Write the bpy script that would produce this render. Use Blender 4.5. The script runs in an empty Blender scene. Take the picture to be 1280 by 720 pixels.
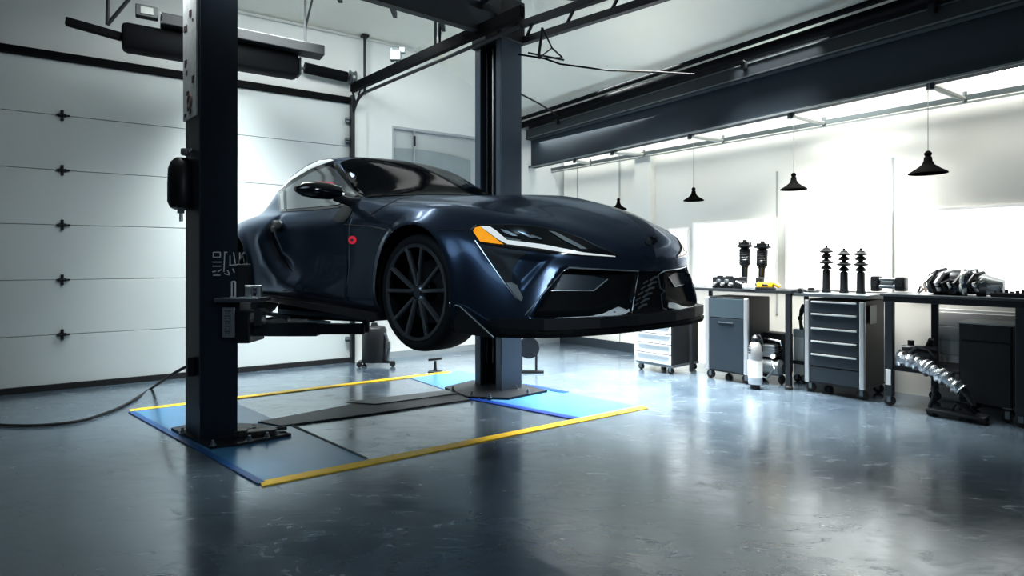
import bpy, bmesh, math, random
import numpy as np
from mathutils import Vector, Matrix
from mathutils.bvhtree import BVHTree
from mathutils.geometry import delaunay_2d_cdt
random.seed(7)
SC = bpy.context.scene
COL = SC.collection
PI = math.pi

# ------------------------------------------------------------------ survey
FPX, HZ, EYE = 720.0, 327.0, 1.5          # focal length in pixels, horizon row, eye height
def floor_pt(px, py, z=0.0):
    Y = FPX*(EYE-z)/(py-HZ)
    return Vector(((px-640)/FPX*Y, Y, z))
def depth_pt(px, py, Y):
    return Vector(((px-640)/FPX*Y, Y, EYE-(py-HZ)/FPX*Y))

# ------------------------------------------------------------------ materials
MATS = {}
def mat(name, col, rough=0.5, metal=0.0, emit=None, es=1.0, coat=0.0, bump=0.0, bscale=40.0, var=0.0, vscale=6.0, trans=0.0, spec=0.5, alpha=1.0):
    if name in MATS: return MATS[name]
    m = bpy.data.materials.new(name); m.use_nodes = True
    nt = m.node_tree; b = nt.nodes['Principled BSDF']
    b.inputs['Base Color'].default_value = (*col, 1)
    b.inputs['Roughness'].default_value = rough
    b.inputs['Metallic'].default_value = metal
    b.inputs['Coat Weight'].default_value = coat
    b.inputs['Coat Roughness'].default_value = 0.06
    b.inputs['Transmission Weight'].default_value = trans
    b.inputs['Specular IOR Level'].default_value = spec
    b.inputs['Alpha'].default_value = alpha
    if emit:
        b.inputs['Emission Color'].default_value = (*emit, 1)
        b.inputs['Emission Strength'].default_value = es
    tc = nt.nodes.new('ShaderNodeTexCoord')
    if var > 0:
        n = nt.nodes.new('ShaderNodeTexNoise'); n.inputs['Scale'].default_value = vscale; n.inputs['Detail'].default_value = 5
        nt.links.new(tc.outputs['Object'], n.inputs['Vector'])
        mx = nt.nodes.new('ShaderNodeMix'); mx.data_type = 'RGBA'
        mx.inputs[6].default_value = (*[c*(1-var) for c in col], 1)
        mx.inputs[7].default_value = (*[min(1, c*(1+var)) for c in col], 1)
        nt.links.new(n.outputs['Fac'], mx.inputs[0]); nt.links.new(mx.outputs[2], b.inputs['Base Color'])
    if bump > 0:
        n2 = nt.nodes.new('ShaderNodeTexNoise'); n2.inputs['Scale'].default_value = bscale; n2.inputs['Detail'].default_value = 4
        nt.links.new(tc.outputs['Object'], n2.inputs['Vector'])
        bp = nt.nodes.new('ShaderNodeBump'); bp.inputs['Strength'].default_value = bump; bp.inputs['Distance'].default_value = 0.01
        nt.links.new(n2.outputs['Fac'], bp.inputs['Height']); nt.links.new(bp.outputs['Normal'], b.inputs['Normal'])
    MATS[name] = m
    return m

M_wall   = mat('wall_paint', (.74,.77,.76), .75, bump=.08, bscale=60, var=.03, vscale=2)
M_wallr  = mat('wall_paint_right', (.84,.84,.79), .7, bump=.06, bscale=60, var=.03, vscale=2)
M_ceil   = mat('ceiling_paint', (.74,.74,.67), .8, bump=.05, bscale=30, var=.05, vscale=1.5)
M_door   = mat('door_panel_paint', (.66,.71,.71), .55, bump=.05, bscale=90, var=.03, vscale=1.2)
M_seam   = mat('dark_seam', (.12,.14,.15), .7)
M_seaml  = mat('door_joint_grey', (.34,.38,.39), .7)
M_black  = mat('black_steel', (.012,.016,.021), .45, .2, var=.2)
M_navy   = mat('navy_powder_coat', (.015,.025,.042), .42, .25, var=.15, vscale=9)
M_beam   = mat('beam_paint', (.020,.034,.050), .6, .1, var=.12)
M_gsteel = mat('grey_steel', (.20,.23,.25), .38, .8, var=.2)
M_silver = mat('brushed_silver', (.55,.58,.60), .32, .75, var=.08)
M_pale   = mat('pale_grey_enamel', (.62,.66,.68), .4, .1, var=.05)
M_chrome = mat('chrome', (.75,.78,.80), .12, 1.0)
M_rubber = mat('black_rubber', (.010,.011,.013), .75, bump=.15, bscale=120)
M_plast  = mat('black_plastic', (.008,.010,.013), .4)
M_gloss  = mat('gloss_black', (.004,.006,.009), .12, coat=.6)
M_cab    = mat('slate_cabinet', (.019,.029,.040), .38, .2, var=.1)
M_cabblk = mat('black_cabinet', (.006,.009,.012), .5, .1, var=.1)
M_white  = mat('white_mark', (.80,.80,.78), .5, var=.1, vscale=60)
M_yellow = mat('yellow_floor_paint', (.80,.52,.02), .4, var=.12, vscale=12)
M_yelpl  = mat('yellow_plastic', (.85,.50,.02), .35)
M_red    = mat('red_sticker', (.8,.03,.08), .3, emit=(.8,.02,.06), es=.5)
M_blue   = mat('dark_blue_floor_strip', (.005,.035,.22), .35, var=.1)
M_tube   = mat('lamp_tube', (1,1,.95), .5, emit=(1,.98,.92), es=9)
M_win    = mat('bright_window_pane', (1,1,1), .3, emit=(1,1,.97), es=1.25)
M_paint  = mat('satin_navy_car_paint', (.030,.046,.076), .25, .7, coat=.25)
M_paint.node_tree.nodes['Principled BSDF'].inputs['Specular Tint'].default_value = (.60,.72,.92,1)
M_glassd = mat('dark_windscreen_glass', (.002,.004,.006), .07, .0, spec=.03); M_glassd.node_tree.nodes['Principled BSDF'].inputs['IOR'].default_value = 1.12
M_glasss = mat('side_window_glass', (.66,.71,.73), .12, .85)
M_lens   = mat('headlamp_black_lens', (.006,.008,.010), .1, coat=.8)
M_drl    = mat('white_light_guide', (.75,.77,.75), .25, emit=(1,.97,.92), es=.35)
M_amber  = mat('amber_indicator', (.95,.36,.02), .3, emit=(1,.33,.01), es=.55, var=.35, vscale=45)
M_silverp= mat('reflector_silver', (.6,.65,.68), .18, .8)
M_sheen   = mat('painted_sheen_silver', (.72,.75,.76), .35, .3)  # pale silver standing in for sheen on roof rail and intake lip
M_deep   = mat('intake_black', (.003,.004,.005), .6, spec=.08)
M_lamp   = mat('pendant_black', (.003,.003,.003), .8, spec=.02)
M_tail   = mat('red_tail_lamp', (.35,.01,.01), .2, coat=.5)

# ------------------------------------------------------------------ mesh builder
class MB:
    def __init__(s): s.bm = bmesh.new()
    def verts(s, co): return [s.bm.verts.new(c) for c in co]
    def box(s, c, size, rz=0.0, M=None, bev=0.0):
        x,y,z = [d/2 for d in size]; R = Matrix.Rotation(rz,3,'Z') if M is None else M
        c = Vector(c)
        vs = s.verts([c + R@Vector((a*x,b*y,d*z)) for a in (-1,1) for b in (-1,1) for d in (-1,1)])
        fs = [(0,1,3,2),(4,6,7,5),(0,4,5,1),(2,3,7,6),(0,2,6,4),(1,5,7,3)]
        F = [s.bm.faces.new([vs[i] for i in f]) for f in fs]
        if bev > 0:
            es = list({e for f in F for e in f.edges})
            bmesh.ops.bevel(s.bm, geom=es, offset=bev, segments=2, profile=.5, affect='EDGES')
        return s
    def bar(s, p, q, w, h=None, up=(0,0,1), bev=0.0):
        p,q = Vector(p),Vector(q); h = h or w; d = (q-p); L = d.length; d.normalize()
        u = Vector(up); sx = d.cross(u)
        if sx.length < 1e-4: sx = d.cross(Vector((1,0,0)))
        sx.normalize(); uz = sx.cross(d)
        R = Matrix((d, sx*-1, uz)).transposed()
        return s.box((p+q)/2, (L,w,h), M=R, bev=bev)
    def tube(s, pts, r, seg=10, caps=True, radii=None):
        pts = [Vector(p) for p in pts]; rings = []; n = len(pts)
        prev = None
        for i,p in enumerate(pts):
            t = (pts[min(i+1,n-1)]-pts[max(i-1,0)]).normalized()
            if prev is None:
                a = t.orthogonal().normalized()
            else:
                a = (prev - t*prev.dot(t))
                a = a.normalized() if a.length>1e-6 else t.orthogonal().normalized()
            prev = a; b = t.cross(a)
            rr = radii[i] if radii else r
            rings.append(s.verts([p + (a*math.cos(2*PI*k/seg)+b*math.sin(2*PI*k/seg))*rr for k in range(seg)]))
        for i in range(n-1):
            for k in range(seg):
                s.bm.faces.new((rings[i][k],rings[i][(k+1)%seg],rings[i+1][(k+1)%seg],rings[i+1][k]))
        if caps:
            s.bm.faces.new(rings[0][::-1]); s.bm.faces.new(rings[-1])
        return s
    def lathe(s, prof, c=(0,0,0), axis='Z', seg=32, closed=False):
        # prof: list of (radius, along)
        c = Vector(c); rings = []
        for r,h in prof:
            ring = []
            for k in range(seg):
                a = 2*PI*k/seg; u,v = r*math.cos(a), r*math.sin(a)
                o = Vector((u,v,h)) if axis=='Z' else (Vector((u,h,v)) if axis=='Y' else Vector((h,u,v)))
                ring.append(s.bm.verts.new(c+o))
            rings.append(ring)
        m = len(rings)
        for i in range(m if closed else m-1):
            A,B = rings[i],rings[(i+1)%m]
            for k in range(seg):
                s.bm.faces.new((A[k],A[(k+1)%seg],B[(k+1)%seg],B[k]))
        if not closed:
            if prof[0][0] > 1e-5: s.bm.faces.new(rings[0][::-1])
            if prof[-1][0] > 1e-5: s.bm.faces.new(rings[-1])
        return s
    def cyl(s, p, q, r, seg=16): return s.tube([p,q], r, seg)
    def prism(s, poly, z0, z1, f=None):
        # poly: 2D list; f maps (x,y,z)->Vector
        f = f or (lambda x,y,z: Vector((x,y,z)))
        a = s.verts([f(x,y,z0) for x,y in poly]); b = s.verts([f(x,y,z1) for x,y in poly]); n=len(poly)
        s.bm.faces.new(a[::-1]); s.bm.faces.new(b)
        for i in range(n): s.bm.faces.new((a[i],a[(i+1)%n],b[(i+1)%n],b[i]))
        return s
    def quad(s, *co):
        s.bm.faces.new(s.verts([Vector(c) for c in co])); return s
    def build(s, name, m, parent=None, smooth=False, angle=35, M=None):
        bmesh.ops.remove_doubles(s.bm, verts=s.bm.verts, dist=1e-6)
        bmesh.ops.recalc_face_normals(s.bm, faces=s.bm.faces)
        me = bpy.data.meshes.new(name)
        if M is not None: s.bm.transform(M)
        s.bm.to_mesh(me); s.bm.free()
        me.materials.append(m)
        if smooth:
            me.shade_smooth()
            try: me.set_sharp_from_angle(angle=math.radians(angle))
            except Exception: pass
        o = bpy.data.objects.new(name, me); COL.objects.link(o)
        if parent: o.parent = parent
        return o
def tag(o, label=None, cat=None, group=None, kind=None):
    if label: o['label'] = label
    if cat: o['category'] = cat
    if group: o['group'] = group
    if kind: o['kind'] = kind
    return o
def empty(name, loc=(0,0,0), rz=0.0, label=None, cat=None, group=None):
    o = bpy.data.objects.new(name, None); COL.objects.link(o); o.empty_display_size = .2
    o.location = loc; o.rotation_euler = (0,0,rz)
    return tag(o, label, cat, group)
def copy_tree(o, parent=None):
    c = o.copy(); COL.objects.link(c)
    if parent: c.parent = parent
    for ch in list(o.children): copy_tree(ch, c)
    return c
def struct(o): o['kind'] = 'structure'; return o

# wall frames: u runs right along the back wall, v runs towards the camera along the right wall
BU = Vector((.841,.541,0)).normalized(); BN = Vector((BU.y,-BU.x,0)); B0 = Vector((-2.5,8.57,0))
RV = Vector((.648,-.7616,0)).normalized(); RN = Vector((RV.y,-RV.x,0)); R0 = Vector((2.0,9.47,0))
def bw(u, d, z): return B0 + BU*u + BN*d + Vector((0,0,z))
def rw(v, d, z): return R0 + RV*v + RN*d + Vector((0,0,z))
def bu_at(px, d=0.0):
    k = (px-640)/FPX; P = B0+BN*d
    return (k*P.y-P.x)/(BU.x-k*BU.y)
def rv_at(px, d=0.0):
    k = (px-640)/FPX; P = R0+RN*d
    return (k*P.y-P.x)/(RV.x-k*RV.y)
def to_rw(P):
    q = P-R0; return q.dot(RV), q.dot(RN)
B_ANG = math.atan2(BU.y,BU.x); R_ANG = math.atan2(RV.y,RV.x)
def rmat(v, d, z=0): # frame: local x along wall towards camera, local -y... towards the room is -y
    return Matrix.Translation(rw(v,d,z)) @ Matrix.Rotation(R_ANG,4,'Z')
# ------------------------------------------------------------------ floor
def floor_material():
    m = bpy.data.materials.new('epoxy_floor'); m.use_nodes = True; nt = m.node_tree; L = nt.links
    b = nt.nodes['Principled BSDF']; geo = nt.nodes.new('ShaderNodeNewGeometry')
    def noise(scale, det=6, rough=.6, dist=0, sc=None):
        n = nt.nodes.new('ShaderNodeTexNoise'); n.inputs['Scale'].default_value = scale; n.inputs['Detail'].default_value = det
        n.inputs['Roughness'].default_value = rough; n.inputs['Distortion'].default_value = dist
        if sc:
            mp = nt.nodes.new('ShaderNodeMapping'); mp.inputs['Scale'].default_value = sc; mp.inputs['Rotation'].default_value = (0,0,.3)
            L.new(geo.outputs['Position'], mp.inputs['Vector']); L.new(mp.outputs[0], n.inputs['Vector'])
        else: L.new(geo.outputs['Position'], n.inputs['Vector'])
        return n
    def ramp(a, c0, p1, c1):
        r = nt.nodes.new('ShaderNodeValToRGB'); r.color_ramp.elements[0].position = a; r.color_ramp.elements[0].color = (*c0,1)
        r.color_ramp.elements[1].position = p1; r.color_ramp.elements[1].color = (*c1,1); return r
    n1 = noise(.9, 8, .62, .4); r1 = ramp(.32,(.046,.066,.090),.72,(.135,.170,.200)); L.new(n1.outputs['Fac'], r1.inputs[0])
    n2 = noise(5, 8, .7, 1.2, (.6,1.5,1)); r2 = ramp(.50,(0,0,0),.70,(1,1,1)); L.new(n2.outputs['Fac'], r2.inputs[0])
    mx = nt.nodes.new('ShaderNodeMix'); mx.data_type='RGBA'; mx.inputs[7].default_value=(.17,.22,.26,1)
    mm = nt.nodes.new('ShaderNodeMath'); mm.operation='MULTIPLY'; mm.inputs[1].default_value=.30
    L.new(r2.outputs[0], mm.inputs[0]); L.new(mm.outputs[0], mx.inputs[0]); L.new(r1.outputs[0], mx.inputs[6]); L.new(mx.outputs[2], b.inputs['Base Color'])
    n3 = noise(2.6, 7, .65, .8, (.7,1.3,1)); mr = nt.nodes.new('ShaderNodeMapRange'); mr.inputs[1].default_value=.3; mr.inputs[2].default_value=.75
    mr.inputs[3].default_value=.14; mr.inputs[4].default_value=.26; L.new(n3.outputs['Fac'], mr.inputs[0]); ad=nt.nodes.new('ShaderNodeMath'); ad.operation='MULTIPLY_ADD'; ad.inputs[1].default_value=.12; L.new(r2.outputs[0], ad.inputs[0]); L.new(mr.outputs[0], ad.inputs[2]); L.new(ad.outputs[0], b.inputs['Roughness']); L.new(ad.outputs[0], b.inputs['Coat Roughness'])
    n4 = noise(3.2, 5, .6, 1.5, (.6,1.4,1)); bp = nt.nodes.new('ShaderNodeBump'); bp.inputs['Strength'].default_value=.20; bp.inputs['Distance'].default_value=.010
    L.new(n4.outputs['Fac'], bp.inputs['Height']); L.new(bp.outputs['Normal'], b.inputs['Normal'])
    b.inputs['Specular IOR Level'].default_value = .9; b.inputs['IOR'].default_value = 1.6; b.inputs['Specular Tint'].default_value=(.86,.94,1,1); b.inputs['Coat Tint'].default_value=(.90,.96,1,1)
    b.inputs['Coat Weight'].default_value = .9; b.inputs['Coat Roughness'].default_value = .20; b.inputs['Coat IOR'].default_value = 1.6
    return m
M_floor = floor_material()
b = MB(); b.box((0,5,-.05),(20,22,.1)); f = struct(b.build('floor', M_floor))

# ------------------------------------------------------------------ walls and ceiling
CEIL = 4.9
UC = 4.05                                        # back wall length from B0 to the right corner
corner = bw(UC,0,0)
UH = 1.15; hingeB = bw(UH,0,0)
u_door1 = bu_at(437); u_door0 = u_door1-7.2; DOOR_H = 3.90
def wall_panel(b, u0,u1,z0,z1,t=.12,d=0):
    c = bw((u0+u1)/2, d-t/2, (z0+z1)/2); b.box(c,(u1-u0,t,z1-z0),rz=B_ANG)
uw0, uw1 = bu_at(490), bu_at(628); wz1 = 1.5+(327-157)/720*(B0+BU*uw0).y; wz0 = 1.55
b = MB()
wall_panel(b, u_door1, uw0, 0, 5.0); wall_panel(b, uw1, UC+.1, 0, 5.0); wall_panel(b, uw0, uw1, 0, wz0); wall_panel(b, uw0, uw1, wz1, 5.0)
wall_panel(b, u_door0-2, u_door1, DOOR_H, 5.0); wall_panel(b, u_door0-2, u_door0, 0, DOOR_H)
struct(b.build('wall_back', M_wall))
# step pilaster right of the door
b = MB(); c = bw(bu_at(456)-.10, .04, 2.0); b.box(c,(.20,.08,4.0),rz=B_ANG); struct(b.build('trim_1', M_wall))
# right wall
b = MB(); c = rw(1.5,-.06,2.5); b.box(rw(3.2,-.06,2.5),(9.6,.12,5.0),rz=R_ANG); struct(b.build('wall_right', M_wallr))
# ceiling: flat part, then a slope falling to the beam
def beam_pt(t, z, d=0):                            # centre line of the big beam; t=0 at the back wall
    A = Vector((.36,10.42,0)); Bv = Vector((4.37,4.92,0)); D=(Bv-A).normalized(); n=Vector((D.y,-D.x,0))
    return A + D*t + n*d + Vector((0,0,z)), math.atan2(D.y,D.x)
zb = 3.2
P0,_ = beam_pt(-.3,3.98,.0); P1,BANG = beam_pt(9.5,3.98,.0)
H0 = hingeB+Vector((0,0,CEIL)); H1 = H0 + RV*12
b = MB()
far = bw(u_door0-2,0,CEIL)
b.quad(far, H0, H1, far+RV*12)
b.quad(H0, P0, P1, H1)
W0 = bw(UC,0,3.80); W1 = W0+RV*9.5
b.quad(P0, W0, W1, P1)
o = b.build('ceiling', M_ceil); struct(o)
so = o.modifiers.new('s','SOLIDIFY'); so.thickness=.08; so.offset=1
# baseboards
b = MB(); b.box(rw(rv_at(760)-.9,.012,.075),(2.9,.03,.15),rz=R_ANG); struct(b.build('baseboard_right', mat('baseboard_dark',(.03,.045,.06),.5)))
b = MB(); wall_panel(b, u_door1+.05, UC, 0, .10, t=.02, d=.02); struct(b.build('baseboard_back', mat('baseboard_grey',(.30,.35,.38),.5)))
# low dark plinth along the right wall, seen under the nose of the car
# sectional door
b = MB(); n=6; ph = 3.86/n
for k in range(n):
    z0,z1 = k*ph+.003,(k+1)*ph-.003
    b.box(bw((u_door0+u_door1)/2, -.02, (z0+z1)/2),(u_door1-u_door0,.05,z1-z0),rz=B_ANG,bev=.004)
dr = b.build('door_1', M_door); struct(dr)
b = MB(); b.box(bw((u_door0+u_door1)/2,-.05,1.9),(u_door1-u_door0,.02,3.8),rz=B_ANG); b.build('door_backing', M_seaml, dr)
b = MB(); b.box(bw((u_door0+u_door1)/2,.015,.035),(u_door1-u_door0,.05,.07),rz=B_ANG); b.build('bottom_seal', M_rubber, dr)
b = MB(); b.box(bw((u_door0+u_door1)/2-.02,.03,3.90),(u_door1-u_door0,.07,.085),rz=B_ANG); b.build('top_rail', M_deep, dr)
uh = bu_at(78)
for k in range(1,6):
    z=k*ph; b = MB()
    P = lambda du,dz,d: bw(uh+du,d,z+dz)
    b.box(P(0,0,.012),(.075,.012,.035),rz=B_ANG); b.box(P(0,0,.016),(.03,.014,.125),rz=B_ANG,bev=.004)
    b.cyl(P(-.055,0,.025),P(.075,0,.025),.011,8); b.cyl(P(0,.045,.012),P(0,.045,.032),.014,8); b.cyl(P(0,-.045,.012),P(0,-.045,.032),.014,8)
    b.build('hinge', M_black, dr)
# ------------------------------------------------------------------ back window
b = MB(); um=(uw0+uw1)/2; w_=uw1-uw0; hz=wz1-wz0; zm=(wz0+wz1)/2; t=.035
for (du,dz,sx,sz) in ((0,hz/2-t/2,w_,t),(0,-hz/2+t/2,w_,t),(-w_/2+t/2,0,t,hz-2*t),(w_/2-t/2,0,t,hz-2*t)):
    b.box(bw(um+du,-.03,zm+dz),(sx,.06,sz),rz=B_ANG)
win = struct(b.build('window_1', mat('window_frame_grey',(.40,.44,.46),.5)))
b = MB(); b.box(bw(um,-.07,zm),(w_,.01,hz),rz=B_ANG); b.build('window_pane', mat('back_window_glass',(.46,.50,.50),.25,.0,var=.05), win)
b = MB(); b.box(bw(bu_at(518),-.02,zm),(.02,.04,hz-.07),rz=B_ANG); b.build('window_mullion', mat('window_frame_grey',(.40,.44,.46),.5), win)
b = MB(); b.box(bw(bu_at(518),.01,wz1-.2),(.03,.03,.16),rz=B_ANG,bev=.005); b.build('window_latch', M_black, win)
# grey dust sheeted shape behind the glass line: a low curved roller blind hood
b = MB(); prof=[]
uA,uB=bu_at(491),bu_at(600)
pts=[]
for k in range(13):
    t_=k/12; px=490+(100*t_); py=184+2*t_+14*t_**2.2
    u=bu_at(px); Yw=bw(u,0,0).y; pts.append((u, 1.5+(327-py)/720*Yw))
poly=[(u,z) for u,z in pts]+[(pts[-1][0],wz0),(pts[0][0],wz0)]
b.prism(poly, -.064,-.045, f=lambda u,z,d: bw(u,d,z)); b.build('window_blind', mat('blind_grey',(.27,.32,.33),.5,var=.15,vscale=3), win)
# ------------------------------------------------------------------ right wall windows
k = 2
for (a,c,py0,pyr) in ((838,861,287,840),(868,971,282,870),(984,1114,272,1000),(1139,1296,262,1160)):
    v0,v1 = rv_at(a),rv_at(c); Yr = rw(rv_at(pyr),0,0).y; z1 = 1.5+(327-py0)/720*Yr; z1=2.07 if a>861 else 2.0; z0 = 1.16
    b = MB(); w_=v1-v0; t=.03
    for (du,dz,sx,sz) in ((0,(z1-z0)/2,w_+t,t),(0,-(z1-z0)/2,w_+t,t),(-w_/2,0,t,z1-z0),(w_/2,0,t,z1-z0)):
        b.box(rw((v0+v1)/2+du,.012,(z0+z1)/2+dz),(sx,.03,sz),rz=R_ANG)
    win = struct(b.build('window_%d'%k, mat('window_frame_white',(.80,.81,.79),.5,emit=(1,1,.97),es=.35)))  # frame given a faint glow of its own to blend with the panes
    b = MB(); b.box(rw((v0+v1)/2,.006,(z0+z1)/2),(w_,.01,z1-z0),rz=R_ANG); b.build('window_pane', M_win, win); k+=1
# panel joints and pilasters on right wall
for i,px in enumerate((722,775,971.5,1116)):
    v=rv_at(px); b = MB(); b.box(rw(v,.006,1.75),(.022 if i>1 else .012,.012,1.9 if i>1 else 3.4),rz=R_ANG); struct(b.build('trim_%d'%(i+2), mat('joint_grey',(.42,.45,.45),.6)))
b = MB(); b.box(rw(.28,.07,1.9),(.30,.14,3.8),rz=R_ANG); struct(b.build('trim_6', M_wallr))
# ------------------------------------------------------------------ beam
def along(name, m, t0,t1, d, z, w, h, parent=None):
    b = MB(); p,_=beam_pt(t0,z,d); q,_=beam_pt(t1,z,d); b.bar(p,q,w,h); return b.build(name,m,parent)
bm_ = empty('ceiling_beam', beam_pt(0,0)[0]*1.0, 0, 'deep dark blue steel beam running along the ceiling above the workbenches', 'beam')
bm_.location=(0,0,0)
along('beam_web', M_beam, -.1,9.3, 0, 3.45, .05, .46, bm_)
along('beam_flange', M_beam, -.1,9.3, 0, 3.205, .16, .03, bm_)
along('beam_flange', mat('flange_grey',(.10,.125,.145),.45,.3), -.1,9.3, .03, 3.70, .18, .03, bm_)
along('beam_edge_strip', mat('edge_grey',(.22,.25,.26),.4,.4), -.1,9.3, .075, 3.19, .02, .02, bm_)
# cable tray riding on the beam
ct = empty('cable_tray', (0,0,0), 0, 'grey metal cable tray running on top of the dark beam', 'tray')
along('tray_side', mat('tray_grey',(.035,.045,.055),.45,.3), -.1,9.3, .12, 3.77, .03, .17, ct)
along('tray_lip', mat('tray_lip_grey',(.17,.20,.21),.35,.6), -.1,9.3, .14, 3.70, .02, .014, ct)
along('tray_lip', mat('tray_lip_grey',(.17,.20,.21),.35,.6), -.1,9.3, .14, 3.85, .02, .012, ct)
along('tray_back', M_black, -.1,9.3, .05, 3.90, .05, .12, ct)
for i,t in enumerate((.9,4.3,6.2)):
    b = MB(); p,a=beam_pt(t,3.83,.17); b.box(p,(.06,.07,.09),rz=a,bev=.008); b.cyl(p+Vector((0,0,.04)),p+Vector((-.05,.02,.15)),.012,8)
    tag(b.build('junction_box', M_black), ['small black junction box at the far end of the cable tray','small black junction box at the middle of the cable tray','small dark junction box on the cable tray nearest the right edge'][i],'box')
b = MB(); p,_=beam_pt(-.05,3.93,.24); q,_=beam_pt(9.3,3.93,.24); b.cyl(p,q,.055,12); tag(b.build('tray_shade_pipe', M_deep, None, smooth=True),'thick black pipe added as the dark shade band above the cable tray','pipe')  # pipe added to give the dark shade band above the tray
b = MB(); p,_=beam_pt(-.05,3.99,.38); q,_=beam_pt(9.3,3.99,.38); b.cyl(p,q,.03,10); tag(b.build('tray_shade_pipe', M_deep, None, smooth=True),'thin black pipe added to the shade band, outermost under the sloping ceiling','pipe')  # second pipe added to the same shade band
# ------------------------------------------------------------------ light rail, brackets and tubes
RZ = 3.2
rl = empty('light_rail', (0,0,0), 0, 'long grey conduit rail hung along the right wall above the pendant lamps', 'rail')
def rail_pt(px, z=RZ, d=.20): return rw(rv_at(px,d), d, z)
b = MB(); b.bar(rail_pt(676), rail_pt(1285)+RV*1.0, .035,.05); b.build('rail_bar', mat('rail_grey',(.13,.16,.165),.4,.4), rl)
b = MB(); b.bar(rail_pt(676)+Vector((0,0,-.05)), rail_pt(1285)+RV*1.0+Vector((0,0,-.05)), .015,.02); b.build('rail_lip', mat('rail_grey2',(.30,.33,.33),.4,.4), rl)
A_=Vector((.36,10.42,0)); B_=Vector((4.37,4.92,0))
names=['first bracket arm of the light rail from the back corner','second bracket arm of the light rail from the back corner','bracket arm of the light rail above the shock absorber pair','bracket arm of the light rail left of the large engine','bracket arm of the light rail nearest the right edge']
for i,(px,px2) in enumerate(((718,738),(765,805),(862,904),(988,1030),(1163,1206))):
    q = rail_pt(px2, RZ-.01)
    # matching point on the beam's lower flange
    k=(px-640)/FPX; D=(B_-A_).normalized(); t=(k*A_.y-A_.x)/(D.x-k*D.y); p=A_+D*t; p.z=3.17
    br = MB(); br.tube([p,p.lerp(q,.3),p.lerp(q,.7),q], .02, 8, radii=[.018,.030,.030,.018]); 
    o = br.build('rail_bracket', mat('bracket_grey',(.50,.52,.50),.5,.3), None, smooth=True); tag(o,names[i],'bracket',)
    b2 = MB(); b2.box(p,(.05,.05,.08),bev=.006); b2.build('clamp', M_gsteel, o)
    b2 = MB(); b2.box(q+Vector((0,0,.02)),(.03,.03,.11),bev=.004); b2.build('clamp', M_gsteel, o)
tubes=[(690,758),(770,858),(872,985),(1000,1160),(1175,1290)]
tn=['ceiling fluorescent tube nearest the back corner, behind the beam','second fluorescent tube from the back corner, behind the beam','middle fluorescent tube of the row behind the beam','long fluorescent tube behind the beam above the tool chest','fluorescent tube behind the beam at the right edge']
for i,(a,c) in enumerate(tubes):
    q0=rail_pt(a,3.42,.16); q1=rail_pt(c,3.42,.16)
    lt = empty('tube_light',(q0+q1)/2,R_ANG,tn[i],'light'); L_=(q1-q0).length
    b=MB(); b.box((0,0,.05),(L_*.97,.10,.04),bev=.01); b.build('fixture_tray', M_pale, lt)
    b=MB(); b.cyl((-L_*.47,0,.012),(L_*.47,0,.012),.016,10); b.build('glass_tube', M_tube, lt, smooth=True)
# ------------------------------------------------------------------ pendant lamps
def pendant(px, py_tip, wpx, label):
    d=.30; P=rw(rv_at(px,d),d,0); Y=P.y; z=1.5+(HZ-py_tip)/FPX*Y; r=wpx/2/FPX*Y; h=r*1.05
    t=empty('pendant_lamp',(P.x,P.y,z),0,label,'lamp')
    b=MB(); b.lathe([(r,0),(r*.97,.012),(r*.62,h*.28),(r*.33,h*.50),(r*.22,h*.72),(r*.20,h*.9),(r*.12,h*1.02),(.0,h*1.04),(0,h*1.0),(r*.1,h*.98),(r*.16,h*.86),(r*.18,h*.7),(r*.3,h*.47),(r*.58,h*.25),(r*.93,.0)],seg=40,closed=False)
    b.build('lamp_shade', M_lamp, t, smooth=True)
    b=MB(); b.lathe([(0,h*1.0),(r*.17,h*1.02),(r*.2,h*1.15),(r*.1,h*1.28),(0,h*1.3)],seg=20); b.build('lamp_cap', M_lamp, t, smooth=True)
    b=MB(); b.cyl((0,0,h*1.2),(0,0,3.86-z),.004,6); b.build('cord', mat('cord_grey',(.25,.25,.24),.6), t)
    b=MB(); b.lathe([(0,h*.35),(r*.14,h*.28),(r*.2,h*.15),(r*.12,h*.03),(0,0)],seg=16); b.build('bulb', mat('bulb_glass',(.10,.10,.09),.2), t, smooth=True)
pendant(1160,217,42,'black cone pendant lamp above the large engine, largest of the four')
pendant(992,237,31,'black cone pendant lamp hanging above the slate tool chest')
pendant(867,251,25,'black cone pendant lamp just right of the car bonnet')
pendant(773,262,21,'smallest black cone pendant lamp peeking over the car bonnet')
# ------------------------------------------------------------------ floor markings and mats
def floor_poly(name, pts, m, z0, z1, parent=None):
    b = MB(); P=[floor_pt(px,py) for px,py in pts]; b.prism([(p.x,p.y) for p in P], z0, z1); return b.build(name, m, parent)
def stripe(name, p, q, w, m, z=.004):
    P=floor_pt(*p); Q=floor_pt(*q); n=(Q-P).normalized(); n=Vector((n.y,-n.x,0))*w/2
    b = MB(); b.prism([(P+n)[:2],(Q+n)[:2],(Q-n)[:2],(P-n)[:2]], .001, z); return b.build(name, m)
M_mat = mat('blue_floor_mat', (.055,.19,.35), .30, coat=.3, var=.22, vscale=2.2, bump=.1, bscale=12)
tag(floor_poly('floor_mat', [(163,514),(326,605),(459,575),(284,499.5)], M_mat, .001,.006), 'blue painted floor pad around the near lift column','floor mat')
tag(floor_poly('floor_mat', [(510,472),(585,497),(720,525.5),(804,510),(700,489),(575,464)], M_mat, .001,.006), 'pale blue painted floor pad around the far lift column','floor mat')
tag(stripe('floor_stripe', (326,606),(806,509.5), .10, M_yellow, .009), 'long yellow floor stripe in front of the lift','stripe')
tag(stripe('floor_stripe', (162,514),(562,465.5), .10, M_yellow, .009), 'yellow floor stripe behind the lift near the garage door','stripe')
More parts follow.
